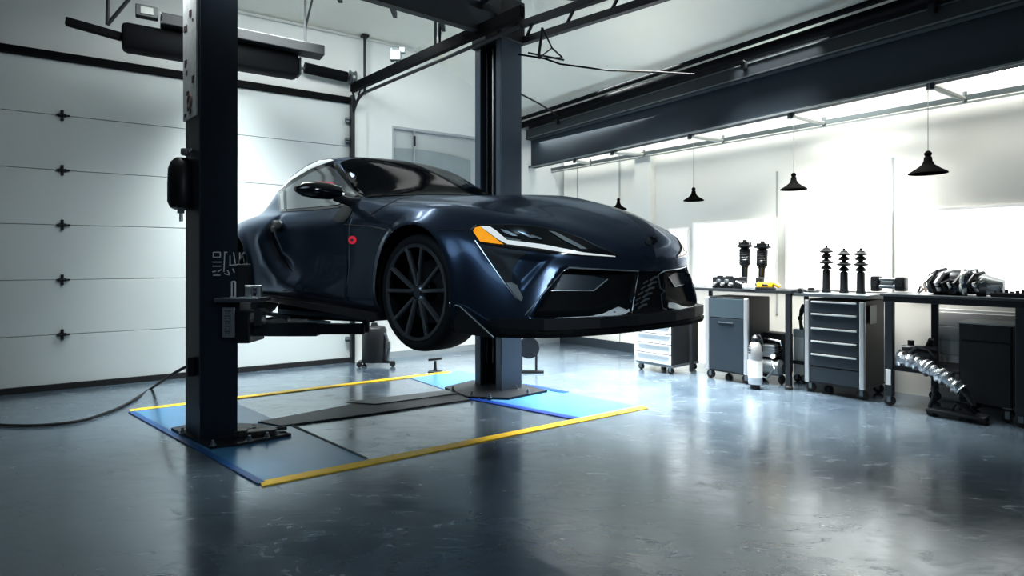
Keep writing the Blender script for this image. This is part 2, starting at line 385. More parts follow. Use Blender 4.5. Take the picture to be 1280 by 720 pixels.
tag(stripe('floor_stripe', (164,515.5),(327,605), .05, mat('edge_blue',(.01,.07,.22),.35), .011), 'dark blue edge strip left of the near column','stripe')
tag(stripe('floor_stripe', (585,498),(720,524), .085, M_blue, .011), 'dark blue floor strip running from far column to yellow stripe','stripe')
tag(stripe('floor_stripe', (652,481.5),(708,491.5), .10, M_blue, .011), 'short dark blue floor strip to the right of the far column','stripe')
tag(stripe('floor_stripe', (366,533),(459,574.5), .02, M_seam, .011), 'thin dark joint line on the inner edge of the near blue pad','stripe')
o = floor_poly('cable_cover', [(322,529),(352,534),(470,518),(588,501),(566,489),(440,507)], mat('cover_black',(.02,.026,.032),.45), .001,.016); tag(o,'black cover plate on the floor between the two lift columns','cover plate')
b = MB(); P=[floor_pt(px,py,.02) for px,py in [(432,503),(470,505.5),(572,492),(556,488)]]; b.prism([(p.x,p.y) for p in P], .016,.026); tag(b.build('cover_strip', mat('cover_grey',(.14,.16,.175),.4,.3), o))
# ------------------------------------------------------------------ lift
LIFT = empty('two_post_lift', (0,0,0), 0, 'dark navy two-post car lift holding up the sports coupe', 'car lift')
TOPZ = 4.12
# near column: folded channel, outer corner chamfered
A=Vector((-2.845,5.02)); B=Vector((-2.577,4.757)); Cc=Vector((-2.296,4.815)); D=Vector((-2.435,5.10)); E_=Vector((-2.66,5.30))
b = MB(); b.prism([A,B,Cc,D,E_], .02, TOPZ); colA = b.build('near_column', M_navy, LIFT)
e = MB(); e.bar((B.x,B.y-.001,.3),(B.x,B.y-.001,TOPZ),.008,.008); e.build('column_edge', mat('edge_navy',(.05,.075,.11),.35,.2), colA)
# slot with lock ladder on the inner face
dirCD=(D-Cc).normalized(); nCD=Vector((dirCD.y,-dirCD.x))
b = MB(); m0=Cc+dirCD*.07; m1=Cc+dirCD*.20
b.prism([m0+nCD*.003,m1+nCD*.003,m1-nCD*.03,m0-nCD*.03], .35, 3.9); b.build('column_slot', M_plast, colA)
# base plate with anchor bolts
def base(pts, bolts, parent, name):
    b=MB(); P=[floor_pt(*p) for p in pts]; b.prism([(p.x,p.y) for p in P], .006,.03); o=b.build(name, M_black, parent)
    for px,py in bolts:
        q=floor_pt(px,py,.03); b=MB(); b.lathe([(.028,.0),(.028,.004),(.018,.006),(.018,.022),(.011,.024),(.011,.045),(0,.045)],c=q,seg=10); b.build('anchor_bolt', M_gsteel, o)
base([(214,539),(262,562),(297,559),(364,546),(330,534),(250,531)], [(228,541),(266,557),(312,551),(334,547),(318,540),(345,542)], LIFT, 'base_plate')
base([(556,487),(585,499),(636,500.5),(684,491),(648,481.5),(590,478)], [(566,488),(590,494),(612,497),(660,491),(646,487)], LIFT, 'base_plate')
b=MB(); q=floor_pt(322,543,.03)
b.box(q+Vector((0,0,.02)),(.28,.10,.04),rz=.35,bev=.006); b.box(q+Vector((-.12,-.05,.03)),(.10,.08,.05),rz=.2,bev=.006); b.cyl(q+Vector((-.2,.05,.02)),q+Vector((.2,.12,.02)),.015); b.build('cable_sheave', mat('oily_steel',(.06,.055,.05),.4,.6,var=.5,vscale=30), LIFT)
# far column: C channel open towards the near column
Bq=Vector((-.118,6.545,0)); ex=Vector((.76,.65,0)).normalized(); ey=Vector((-.65,.76,0)).normalized()
def fp(a,c,z): return Bq+ex*a+ey*c+Vector((0,0,z))
def fbox(b,a0,a1,c0,c1,z0,z1,bev=0): 
    R=Matrix((ex,ey,Vector((0,0,1)))).transposed(); b.box(fp((a0+a1)/2,(c0+c1)/2,(z0+z1)/2),(a1-a0,c1-c0,z1-z0),M=R,bev=bev)
b=MB(); TF=4.80; fbox(b,0,.30,0,.03,.02,TF); fbox(b,0,.30,.47,.50,.02,TF); fbox(b,.27,.30,.03,.47,.02,TF); fbox(b,0,.02,.03,.10,.02,TF); fbox(b,0,.02,.40,.47,.02,TF)
colB=b.build('far_column', mat('navy_far',(.05,.075,.11),.42,.2,var=.1), LIFT)
b=MB(); fbox(b,.16,.262,.05,.45,.02,4.78); b.build('column_liner', M_plast, colB)
b=MB(); fbox(b,-.004,.0,.015,.022,.3,TOPZ-.1); fbox(b,.06,.10,.16,.175,.3,TOPZ-.2); b.build('guide_rail', mat('rail_steel',(.10,.12,.145),.3,.7), colB)
b=MB(); b.tube([fp(.10,.28,.3),fp(.10,.28,TOPZ-.1)],.012,8); b.build('lift_chain', M_gsteel, colB)
b=MB(); b.tube([fp(.06,.34,.3),fp(.06,.34,TOPZ-.1)],.009,8); b.build('hydraulic_hose', M_rubber, colB)
# carriages
def arm(p, q, w, h, parent, pad_top, name='lift_arm'):
    p=Vector(p);q=Vector(q); b=MB(); b.bar(p,p.lerp(q,.62),w,h,bev=.008); o=b.build(name, mat('arm_steel',(.035,.045,.056),.4,.35,var=.2), parent)
    b=MB(); b.bar(p.lerp(q,.45),q,w*.78,h*.75,bev=.006); b.build('arm_extension', mat('arm_inner',(.055,.068,.08),.35,.45), o)
    b=MB(); b.lathe([(.03,-.03),(.03,pad_top-q.z-.05),(.05,pad_top-q.z-.045),(.065,pad_top-q.z-.03),(.065,pad_top-q.z-.003),(0,pad_top-q.z-.003)],c=q,seg=20); b.build('lift_pad', M_rubber, o, smooth=True)
    return o
Yc=4.93
b=MB(); b.box((-2.25,Yc,.95),(.14,.30,.26),bev=.01); b.box((-2.33,Yc-.0,1.15),(.10,.22,.66),bev=.01); car_=b.build('carriage', M_black, LIFT)
b=MB(); b.box((-2.24,4.80,1.185),(.36,.26,.035),bev=.006); b.build('carriage_top_plate', mat('plate_grey',(.13,.15,.17),.35,.5), car_)
b=MB(); b.box((-2.33,4.735,1.0),(.10,.012,.245),rz=.0,bev=.002); lp=b.build('warning_plate', M_silver, car_)
def glyphs(parent, org, ux, uz, strokes, m, t=.004, w=.006, name='printed_mark'):
    b=MB(); org=Vector(org); ux=Vector(ux); uz=Vector(uz); n=ux.cross(uz).normalized()
    for x0,z0,x1,z1 in strokes:
        p=org+ux*x0+uz*z0; q=org+ux*x1+uz*z1; b.bar(p,q,w,t,up=n)
    return b.build(name, m, parent)
# vertical lettering on the warning plate
st=[]
for k in range(5):
    z=.21-k*.042
    st += [(.02,z,.075,z)]+([(.02,z-.02,.04,z-.02),(.055,z-.02,.075,z-.02)] if k%2 else [(.035,z,.035,z-.024),(.065,z,.05,z-.024)])
glyphs(lp, (-2.38,4.727,.885),(1,0,0),(0,0,1),st,M_seam,w=.008)
arm((-2.30,Yc,.925),(-1.25,4.93,.925),.13,.115,LIFT,1.168)
arm((-2.30,5.05,.925),(-2.0,6.15,.925),.13,.115,LIFT,1.168)
b=MB(); b.box((-2.10,4.80,1.04),(.06,.10,.14),bev=.004); b.prism([(-2.07,1.08),(-1.87,1.05),(-1.87,1.00),(-1.93,1.035),(-2.07,1.055)],4.80,4.86,f=lambda x,y,z:Vector((x,z,y))); b.build('arm_restraint', mat('arm_inner',(.055,.068,.08),.35,.45), LIFT)
b=MB(); b.bar((-1.95,4.82,1.085),(-1.22,4.93,1.015),.05,.035,bev=.003); b.build('arm_guard_bar', mat('guard_grey',(.16,.18,.20),.3,.5), LIFT)
b=MB(); b.bar((-2.02,4.99,1.075),(-1.20,5.05,1.03),.06,.12,bev=.003); b.build('arm_cover', M_black, LIFT)
b=MB(); b.cyl((-1.70,4.80,1.01),(-1.52,4.83,.99),.012); b.box((-1.60,4.82,1.0),(.05,.03,.03),bev=.004); b.build('arm_latch', M_silver, LIFT)
b=MB(); fbox(b,-.10,.16,.05,.45,.86,1.30,.01); cb=b.build('carriage', M_black, LIFT)
arm(fp(-.05,.10,.925),(-.30,5.35,.925),.13,.115,LIFT,1.168)
arm(fp(-.05,.40,.925),(-1.15,6.55,.925),.13,.115,LIFT,1.168)
# printed marks on the near column front face
uxf=Vector((Cc.x-B.x,Cc.y-B.y,0)).normalized()
org=Vector((B.x,B.y,0))+Vector((uxf.y,-uxf.x,0))*.003
K=.0068
st=[]
def S_(x0,y0,x1,y1):      # marks laid out on a small sticker grid (unit = one grid step)
    st.append(((x0-250)*K,(345-y0)*K,(x1-250)*K,(345-y1)*K))
S_(265,316,273,316);S_(265,322,273,322);S_(265,316,265,322);S_(273,316,273,322)
S_(264,328,274,328);S_(264,333,274,333);S_(264,340,268,339);S_(270,340,274,337);S_(265,344,273,344)
S_(278,316,277,340);S_(277,316,281,316);S_(277,342,284,344);S_(284,320,284,332);S_(288,316,290,330);S_(283,332,293,331);S_(295,316,295,324);S_(287,336,289,341);S_(281,338,283,342)
st=[(a,b_,c,d_) for a,b_,c,d_ in st]
glyphs(colA, org+Vector((0,0,1.5-(345-327)/720*4.78)), uxf, (0,0,1), st, M_white, w=.0085, t=.003)
st=[]
S_(286,352,286,371);S_(290,352,290,371);S_(286,352,290,352);S_(284,371,291,371)
glyphs(colA, org+Vector((0,0,1.5-(345-327)/720*4.78)), uxf, (0,0,1), st, M_white, w=.012, t=.003)
b=MB(); b.box((-2.22,4.86,1.24),(.05,.05,.10),bev=.006); b.box((-2.13,4.86,1.245),(.035,.05,.11),bev=.006); b.cyl((-2.25,4.86,1.29),(-2.11,4.86,1.29),.012); b.build('lock_pawl', M_silver, LIFT)
# long information plate high on the outer face
dAB=(B-A).normalized(); nAB=Vector((dAB.y,-dAB.x))
b=MB(); p0=A-dAB*.02; p1=B-dAB*.05
b.prism([p0+nAB*.014,p1+nAB*.014,p1+nAB*.001,p0+nAB*.001], 2.72, 4.1); ip=b.build('information_plate', mat('plate_pale',(.75,.78,.78),.5,.0,var=.25,vscale=14), colA)
b=MB(); random.seed(3)
for k in range(16):
    t=random.uniform(.15,.8); z=2.76+random.uniform(0,1)**1.6*.95; c=p0.lerp(p1,t)+nAB*.017
    b.box((c.x,c.y,z),(random.uniform(.02,.06),.004,random.uniform(.015,.05)),rz=math.atan2(dAB.y,dAB.x)+random.uniform(-.1,.1))
b.build('printed_mark', mat('faded_print',(.10,.07,.07),.6,var=.5,vscale=30), ip)
b=MB(); c=A.lerp(B,.45)+nAB*.02
b.lathe([(.05,-.004),(.062,0),(.062,.006),(.048,.006),(.048,-.004)],c=(0,0,0),axis='Y',seg=20,closed=True)
b.build('emblem_ring', mat('faded_red',(.35,.20,.19),.5), ip, smooth=True, M=Matrix.Translation((c.x,c.y,2.86))@Matrix.Rotation(math.atan2(dAB.y,dAB.x),4,'Z'))
# power unit
c=A+nAB*.05+dAB*.08
pu=MB(); pu.lathe([(.0,.22),(.05,.215),(.085,.18),(.105,.12),(.11,0),(.11,-.16),(.09,-.21),(.05,-.23),(0,-.23)],c=(c.x,c.y,2.17),seg=24); pu.box((c.x+.08,c.y+.05,2.16),(.12,.14,.34),bev=.015); po=pu.build('power_unit', M_plast, LIFT, smooth=True)
pu=MB(); pu.box((c.x+.05,c.y-.04,2.43),(.06,.05,.06),bev=.01); pu.cyl((c.x+.05,c.y-.04,2.4),(c.x+.10,c.y-.02,2.46),.012); pu.build('hose_fitting', M_silver, po); pu=MB(); pu.cyl((c.x+.02,c.y-.05,1.96),(c.x+.02,c.y-.05,1.84),.014); pu.box((c.x+.03,c.y-.07,1.93),(.05,.03,.05),bev=.006); pu.build('hose_fitting', M_silver, po)
pu=MB(); pu.box((B.x-.10,B.y+.06,.62),(.05,.05,.16),bev=.008); pu.build('floor_switch', M_plast, LIFT)
# overhead structure
pA=Vector((-2.5,5.0,TOPZ)); pB=fp(.15,.20,TOPZ)
dd=(pB-pA); dd.z=0; dd.normalize(); nn=Vector((dd.y,-dd.x,0))
b=MB(); up=Vector((0,0,.08)); b.bar(pA+nn*.14+up,pB+nn*.14+up,.05,.24); up=Vector((0,0,.30)); b.bar(pA-nn*.14+up,pB-nn*.14+up,.05,.26); b.build('crossbeam', M_navy, LIFT)
b=MB(); b.bar(pA+nn*.16+Vector((0,0,-.05)),pB+nn*.16+Vector((0,0,-.05)),.09,.03); b.build('crossbeam_flange', M_black, LIFT)
b=MB()
for k in range(5):
    q=pA.lerp(pB,.1+.2*k); b.bar(q+nn*.14,q-nn*.14+dd*.2,.04,.06)
b.build('crossbeam_brace', M_black, LIFT)
b=MB(); fbox(b,-.03,.33,-.03,.53,TOPZ-.08,TOPZ+.40,.01); b.build('column_head', M_black, LIFT)
# ------------------------------------------------------------------ overhead truss to the right of the far column
tr = empty('ceiling_truss',(0,0,0),0,'black steel double-rail truss leading right from the far lift column','truss')
q0=fp(.30,.1,4.08); q1=q0+Vector((.83,-.70,0))*2.6; off=Vector((0,0,.16))
b=MB(); b.bar(q0,q1,.07,.08); b.build('truss_chord', M_black, tr)
b=MB(); b.bar(q0+off+Vector((-.12,.0,0)),q1+off+Vector((-.12,0,0)),.07,.07); b.build('truss_chord', M_black, tr)
for k in range(5):
    a=q0.lerp(q1,.05+k*.2); c_=q0.lerp(q1,.05+k*.2+.1)+off+Vector((-.12,0,0)); b=MB(); b.bar(a,c_,.025,.025); b.build('truss_web', M_black, tr)
b=MB(); b.bar(q0.lerp(q1,.32)+Vector((0,0,.3)),fp(-.1,-.5,4.42),.06,.12); b.build('truss_tie', M_black, tr)
# ------------------------------------------------------------------ door tracks, springs and operator
tk = empty('door_track',(0,0,0),0,'black vertical and curved overhead track at the right edge of the garage door','track')
ut=bu_at(438)
b=MB(); b.box(bw(ut,.09,1.98),(.05,.10,3.96),rz=B_ANG); b.build('vertical_track', M_black, tk)
b=MB(); b.box(bw(ut+.055,.045,2.0),(.04,.05,4.0),rz=B_ANG); b.build('jamb_angle', mat('track_grey',(.10,.125,.13),.45,.4), tk)
for z in (.35,1.2,2.1,2.95,3.3,3.6):
    b=MB(); b.box(bw(ut-.06,.06,z),(.07,.05,.07),rz=B_ANG,bev=.006); b.cyl(bw(ut-.11,.09,z),bw(ut,.09,z),.012,8); b.build('track_bracket', M_gsteel, tk)
S0=bw(ut,.10,4.02); S1=S0+Vector((1.87,-1.98,0)).normalized()*3.6
b=MB(); b.bar(S0+Vector((0,0,.05)),S1+Vector((0,0,.05)),.07,.12); b.build('overhead_angle', M_deep, tk)
T0=bw(ut,.09,3.55); hd=(S1-S0).normalized()
crv=[T0]+[T0+hd*(.38*(1-math.cos(a)))+Vector((0,0,.38*math.sin(a))) for a in [PI/2*k/8 for k in range(1,9)]]
b=MB(); b.tube(crv+[crv[-1]+hd*3.2],.022,8); b.build('curved_track', M_black, tk, smooth=True)
b=MB(); b.tube([crv[4]+Vector((0,0,.0)),S0+Vector((0,0,.0))],.015,6); b.tube([crv[2],S0+hd*.25],.012,6); b.build('track_strut', M_black, tk)
b=MB(); b.bar(bw(ut+.18,.12,4.0),bw(ut+.18,.12,4.88),.035,.035); b.box(bw(ut+.18,.12,4.87),(.10,.10,.03),rz=B_ANG); b.build('hanger_rod', M_black, tk)
m_=S0.lerp(S1,.58)
b=MB(); b.bar(m_,m_+Vector((0,0,.75)),.03,.03); b.bar(m_+hd*.06,m_+hd*.12+Vector((0,0,.75)),.03,.03); b.build('hanger_rod', M_black, tk)
m_=S0.lerp(S1,.33)+Vector((0,0,.12))
b=MB(); b.box(m_+Vector((0,0,.10)),(.14,.10,.14),bev=.01); b.box(m_+Vector((.08,.02,.18)),(.08,.06,.08),bev=.01); b.cyl(m_,m_+Vector((-.06,0,.2)),.02); tag(b.build('track_pulley', M_gsteel, None),'small grey pulley unit sitting on the overhead door track','pulley')
# torsion spring and drum right of the operator
sp = empty('torsion_spring',(0,0,0),0,'black torsion spring shaft above the right end of the garage door','spring')
a_=bw(ut-.02,.16,4.20); c_=bw(ut-.70,.16,4.23)
b=MB(); b.cyl(a_,c_-BU*.6,.02,8); b.build('spring_shaft', M_gsteel, sp)
b=MB(); L_=(c_-a_).length; pts=[]
b.tube([c_,a_-BU*.08],.075,16); b.build('spring_coil', M_deep, sp, smooth=True)
b=MB(); b.lathe([(.09,0),(.11,.01),(.09,.03),(.09,.07),(.11,.09),(0,.09)],axis='X',seg=20); b.build('cable_drum', M_gsteel, sp, smooth=True, M=Matrix.Translation(a_-BU*.05)@Matrix.Rotation(B_ANG,4,'Z'))
# operator box hung from the ceiling, parallel to the door
def hz_pt(px,py,Y): return depth_pt(px,py,Y)
g0=Vector(((152-640)/720*5.95,5.95,3.82)); 
k=(372-640)/720; tt=(k*g0.y-g0.x)/(BU.x-k*BU.y); g1=g0+BU*tt
op = empty('door_operator',(0,0,0),0,'long black operator housing hung from the ceiling before the garage door','opener')
b=MB(); b.bar(g0,g1,.26,.27,bev=.05); b.build('housing', M_deep, op, smooth=True)
b=MB(); b.bar(g0-BU*.46+Vector((0,0,.06)),g0,.07,.08,bev=.01); b.build('drive_tube', M_deep, op)
b=MB(); b.bar(g1,g1+BU*.02+Vector((0,0,0)),.2,.2); b.build('end_cap', M_black, op)
for s_ in (0,1):
    b=MB(); m_=g0-BU*.12+Vector((0,0,.1))
    b.cyl(m_, m_+(Vector((.02,0,1.0)) if s_==0 else BU*.42+Vector((0,0,.70))), .018,8); b.build('hanger_rod', M_black, op)
lf = empty('strip_light',(0,0,0),0,'grey metal strip light fitting above the black operator housing','light')
h0=g0+BU*.34+BN*.12+Vector((0,0,.20)); h1=g1+BU*.26+BN*.12+Vector((0,0,.19))
b=MB(); b.bar(h0,h1,.22,.12,bev=.01); b.build('fixture_body', mat('fixture_grey',(.010,.012,.014),.6,.1,var=.1), lf)
b=MB(); b.bar(h0+BN*.10+Vector((0,0,-.045)),h1+BN*.10+Vector((0,0,-.045)),.014,.016); b.build('fixture_edge', M_gsteel, lf)
b=MB(); b.bar(h0+BN*.10+Vector((0,0,.045)),h1+BN*.10+Vector((0,0,.045)),.014,.012); b.build('fixture_edge', M_silver, lf)
b=MB(); b.bar(h1-BU*.2+Vector((0,0,0)),h1-BU*.2+Vector((0,0,.7)),.022,.022); b.bar(h1-BU*.2+Vector((.0,0,.25)),h1-BU*.10+Vector((0,0,.7)),.022,.022); b.build('hanger_rod', M_black, lf)
b=MB(); b.box(h0-BU*.12+Vector((0,0,.06)),(.20,.10,.12),rz=B_ANG,bev=.01); o=b.build('ballast_box', mat('ballast_grey',(.05,.06,.06),.5), None); tag(o,'small dark square box beside the strip light left of the near column','box')
b=MB(); b.box(h0-BU*.12+BN*.055+Vector((0,0,.06)),(.11,.012,.07),rz=B_ANG); b.build('box_lens', mat('lens_grey',(.3,.32,.31),.3), o)
# conduit line along the ceiling and hanging bracket with cable
b=MB(); P=lambda u,d,z: bw(u,d,z)
b.tube([P(bu_at(250),.04,4.86),P(bu_at(505),.04,4.86),P(bu_at(540),.06,4.80)],.014,8); tag(b.build('wall_conduit', mat('conduit_pale',(.55,.58,.57),.5)),'thin pale conduit along the top of the back wall','conduit')
hg = empty('cable_hanger',(0,0,0),0,'triangular black wire hanger under the sloping ceiling beside the far column','hanger')
a=depth_pt(678,35,6.3); l_=depth_pt(673,73,6.3); r_=depth_pt(703,72,6.35); mm=depth_pt(690,60,6.3)
b=MB(); b.tube([a,l_],.016,8); b.tube([a,mm,r_],.009,6); b.tube([l_,mm,r_,l_],.008,6); b.tube([depth_pt(660,66,6.3),depth_pt(705,75,6.35)],.010,6); b.build('hanger_frame', M_black, hg)
b=MB(); b.tube([depth_pt(648,68,6.3),depth_pt(680,73,6.3),depth_pt(700,80,6.32),depth_pt(722,83,6.35),depth_pt(760,88,6.4),depth_pt(820,90,6.5),depth_pt(868,93,6.6)],.010,6); tag(b.build('ceiling_cable', M_deep, None, smooth=True),'thin grey cable slung from the wire hanger to the cable tray','cable')
b=MB(); b.tube([depth_pt(650,117,7.4),depth_pt(675,130,8.0),depth_pt(700,146,8.8)],.012,6); tag(b.build('ceiling_cable', M_deep, None, smooth=True),'short thin cable sloping down to the far end of the beam','cable')
# floor power cable
pts=[(-12,530.5),(20,532),(60,531),(100,526),(130,517),(152,508),(170,498),(190,485)]
P=[floor_pt(px,py,.015) for px,py in pts]
P+= [depth_pt(208,473,5.6),depth_pt(222,464,5.3),depth_pt(240,455,5.15)]
def smooth_path(P,n=6):
    out=[]
    for i in range(len(P)-1):
        p0=P[max(i-1,0)];p1=P[i];p2=P[i+1];p3=P[min(i+2,len(P)-1)]
        for k in range(n):
            t=k/n; out.append(.5*((2*p1)+(p2-p0)*t+(2*p0-5*p1+4*p2-p3)*t*t+(3*p1-p0-3*p2+p3)*t**3))
    out.append(P[-1]); return out
b=MB(); b.tube(smooth_path(P),.014,8); tag(b.build('power_cable', M_rubber, None, smooth=True),'black power cable trailing over the floor to the near column','cable')
# ------------------------------------------------------------------ things behind the wheel and far column
jk = empty('oil_drainer', floor_pt(468,457), 0, 'black wheeled oil drainer standing behind the front wheel of the coupe', 'drainer')
Yj=floor_pt(468,457).y; sj=Yj/720
b=MB(); b.lathe([(0,.06),(.16,.06),(.175,.09),(.175,.52),(.15,.56),(.05,.58),(.04,.62),(0,.62)],seg=28); b.build('drainer_tank', M_plast, jk, smooth=True)
b=MB(); b.bar((-.22,0,.06),(.30,-.05,.06),.05,.03); b.bar((-.18,-.15,.06),(-.18,.15,.06),.05,.03); b.build('drainer_base', M_black, jk)
b=MB(); b.tube([(.20,-.05,.08),(.22,-.05,.30),(.18,-.06,.44),(.12,-.06,.50)],.022,8); b.box((.21,-.06,.30),(.07,.05,.12),bev=.01); b.build('suction_hose', M_gsteel, jk, smooth=True)
for x,y in ((.28,-.08),(-.18,-.14),(-.18,.14)):
    b=MB(); b.lathe([(.0,-.015),(.035,-.015),(.04,-.008),(.04,.008),(.035,.015),(0,.015)],c=(x,y,.04),axis='Y',seg=16); b.build('caster', M_rubber, jk, smooth=True)
st_ = empty('axle_stand', floor_pt(544,465), 0, 'small black T-topped stand behind the front wheel', 'stand')
b=MB(); b.lathe([(.10,0),(.10,.012),(.03,.02),(.02,.05),(.018,.15),(0,.15)],seg=20); b.build('stand_base', M_black, st_, smooth=True)
b=MB(); b.bar((-.09,0,.165),(.09,0,.185),.05,.03,bev=.006); b.build('stand_saddle', M_black, st_)
hs = empty('hose_reel', floor_pt(661,466), 0, 'black coiled hose cart standing behind the far column', 'hose reel')
b=MB(); b.lathe([(.0,-.06),(.14,-.06),(.14,-.045),(.09,-.04),(.09,.04),(.14,.045),(.14,.06),(0,.06)],axis='Y',seg=24); b.build('reel_drum', M_black, hs, smooth=True, M=Matrix.Translation((.0,0,.34)))
b=MB(); 
for k in range(4): b.tube([(.105*math.cos(a),-.035+k*.022,.34+.105*math.sin(a)) for a in [2*PI*i/20 for i in range(21)]],.011,6)
b.build('coiled_hose', M_rubber, hs, smooth=True)
b=MB(); b.bar((-.10,0,0.02),(-.10,0,.34),.03,.03); b.bar((.10,0,.02),(.10,0,.34),.03,.03); b.bar((-.12,0,.015),(.20,0,.015),.10,.03); b.build('reel_stand', M_black, hs)
# ------------------------------------------------------------------ workbenches and tool cabinets along the right wall
def stand_at(name, px, py, label, cat, group=None, rz=0):
    P = floor_pt(px,py); t = empty(name, P, R_ANG+rz, label, cat, group); return t
def caster(parent, x, y, r=.045, h=.09, m=None):
    c = MB(); c.lathe([(0,-.018),(r*.5,-.018),(r*.85,-.016),(r,-.010),(r,.010),(r*.85,.016),(r*.5,.018),(0,.018)],c=(x,y,r),axis='Y',seg=20)
    o = c.build('caster', M_rubber, parent, smooth=True)
    c = MB(); c.box((x,y-.024,r+.02),(.035,.006,.07)); c.box((x,y+.024,r+.02),(.035,.006,.07)); c.box((x,y,h+.005),(.07,.07,.012)); c.build('caster_fork', M_gsteel, o); return o
def drawer(parent, x0,x1,y,z0,z1,mf,mh,handle=True,label=None):
    b=MB(); b.box(((x0+x1)/2,y,(z0+z1)/2),(x1-x0,.022,z1-z0),bev=.004); o=b.build('drawer', mf, parent)
    if handle:
        b=MB(); b.bar((x0+.015,y-.022,z1-.012),(x1-.015,y-.022,z1-.012),.026,.018,bev=.004); b.build('drawer_handle', mh, o)
    return o
HB = 1.135
def top_z(px_foot,py_foot,py_top):
    P=floor_pt(px_foot,py_foot); return 1.5-(py_top-HZ)/FPX*P.y
# --- small silver roller cart
t = stand_at('roller_cart', 796,461, 'low silver-fronted roller cart with black side panel below the car bumper','cart')
W_,D_=.58,.62
b=MB(); b.box((W_/2,D_/2,.40),(W_,D_,.56),bev=.01); b.build('cart_body', M_cabblk, t)
b=MB(); b.box((W_/2,D_/2,.69),(W_+.02,D_+.02,.025),bev=.006); b.build('cart_top', M_black, t)
for k in range(4): drawer(t,.02,W_-.02,-.008,.125+k*.135,.25+k*.135,M_pale,M_silver)
b=MB(); b.box((W_/2,D_/2,.105),(W_+.01,D_+.01,.03)); b.build('cart_base', M_gsteel, t)
for x,y in ((.05,.04),(W_-.05,.04),(.05,D_-.05),(W_-.04,D_-.05)): caster(t,x,y)
# --- tool chests with silver pillars
def chest(px,py,W,D,H,label,drawers,mfront,name='tool_chest'):
    t=stand_at(name,px,py,label,'tool chest')
    z0=.13
    b=MB(); b.box((W/2,D/2+.01,(z0+H-.03)/2+.0),(W-.02,D-.02,H-.03-z0),bev=.006); b.build('chest_body', M_cabblk, t)
    for x in (.03,W-.03):
        b=MB(); b.box((x,.0,(z0+H-.03)/2-.01),(.055,.045,H-.05-z0+.03),bev=.012); b.build('corner_pillar', M_silver, t)
    if drawers:
        z=H-.045
        for hgt in drawers:
            drawer(t,.065,W-.065,-.004,z-hgt+.008,z,mfront,M_silver, handle=True); z-=hgt
        b=MB(); b.box((W/2,.0,(z+z0)/2),(W-.13,.02,z-z0-.008),bev=.004); b.build('bottom_panel', mfront, t)
    else:
        b=MB(); b.box((W/2,-.002,(z0+H-.30)/2),(W-.13,.02,H-.30-z0),bev=.004); d=b.build('cabinet_door', mfront, t)
        b=MB(); b.bar((W/2-.1,-.02,H-.35),(W/2+.1,-.02,H-.35),.012,.012); b.build('door_handle', M_gsteel, d)
        drawer(t,.065,W-.065,-.002,H-.29,H-.05,mat('smoke_blue_front',(.055,.080,.098),.3,.3),M_gsteel,handle=False)
    b=MB(); b.box((W/2,D/2,z0-.012),(W-.01,D-.01,.024)); b.build('chest_base', M_black, t)
    for x,y in ((.05,.05),(W-.05,.05),(.05,D-.06),(W-.05,D-.06)): caster(t,x,y,.055,.115)
    return t
c1=chest(882,472,.58,.56,1.085,'slate blue cabinet with silver corner pillars left of the white bottle',None,M_cab,'storage_cabinet')
c2=chest(1006,489,.63,.62,1.10,'slate five-drawer tool chest with silver pillars and silver drawer handles',[.14,.163,.147,.148,.15],M_cab)
c2['label']='slate tool chest with silver pillars and a column of silver-handled drawers'
b=MB(); b.prism([(-.20,-.03),(.66,-.03),(.66,.64),(-.20,.64)],1.10,1.135); b.build('chest_worktop', M_gsteel, c2)
b=MB(); b.box((.635+.004,.20,.92),(.006,.20,.20)); b.build('side_label_panel', mat('smoke_blue_front',(.055,.080,.098),.3,.3), c2)
# --- left bench: slim top with bowed front on slim posts
t=stand_at('workbench',987,487,'dark workbench with slim bowed top carrying the shock absorber pair','workbench')
Lb=1.32; hb=top_z(987,487,363.5)
def bow(x): return -.03-.07*math.sin(PI*min(1,max(0,(x+Lb)/Lb)))
poly=[(-Lb-.03,.52)]+[(-Lb-.03+ (Lb+.06)*k/16, bow(-Lb+Lb*k/16)) for k in range(17)]+[(.03,.52)]
b=MB(); b.prism(poly,hb-.035,hb); b.build('bench_top', mat('bench_top_dark',(.035,.042,.048),.3,.3), t)
for x,y,w in ((-.01,.0,.06),(-Lb+.02,.0,.045),(-.01,.48,.045),(-Lb+.02,.48,.045)):
    b=MB(); b.box((x,y,(hb-.035+.02)/2),(w,w,hb-.055),bev=.006); b.build('bench_leg', M_black, t)
b=MB(); b.bar((-Lb+.02,.48,.25),(-.01,.48,.25),.03,.04); b.build('rear_stretcher', M_black, t)
b=MB(); b.lathe([(0,0),(.045,0),(.045,.03),(.03,.05),(0,.05)],c=(-.01,-.0,0),seg=16); b.build('leg_foot', M_rubber, t, smooth=True)
# --- right bench
t=stand_at('workbench',1108,506,'heavy black-framed workbench holding the large engine at the right','workbench')
hb2=top_z(1113,506,367); L2=1.75
b=MB(); b.box((L2/2-.03,.30,hb2-.012),(L2+.04,.68,.024),bev=.004); b.build('bench_top', mat('bench_top_grey',(.10,.115,.125),.3,.4), t)
b=MB(); b.bar((-.02,0,hb2-.055),(L2-.05,0,hb2-.055),.05,.06); b.bar((-.02,.6,hb2-.055),(L2-.05,.6,hb2-.055),.05,.06); b.bar((0,0,hb2-.055),(0,.6,hb2-.055),.05,.05); b.build('bench_apron', M_black, t)
for x,y,w in ((.03,.0,.075),(.28,.60,.06),(1.07,.0,.075),(1.60,.6,.05)):
    b=MB(); b.box((x,y,(hb2-.08+.10)/2),(w,w,hb2-.18),bev=.006); b.build('bench_leg', mat('leg_slate',(.025,.034,.042),.4,.3), t)
    caster(t,x,y,.055,.12)
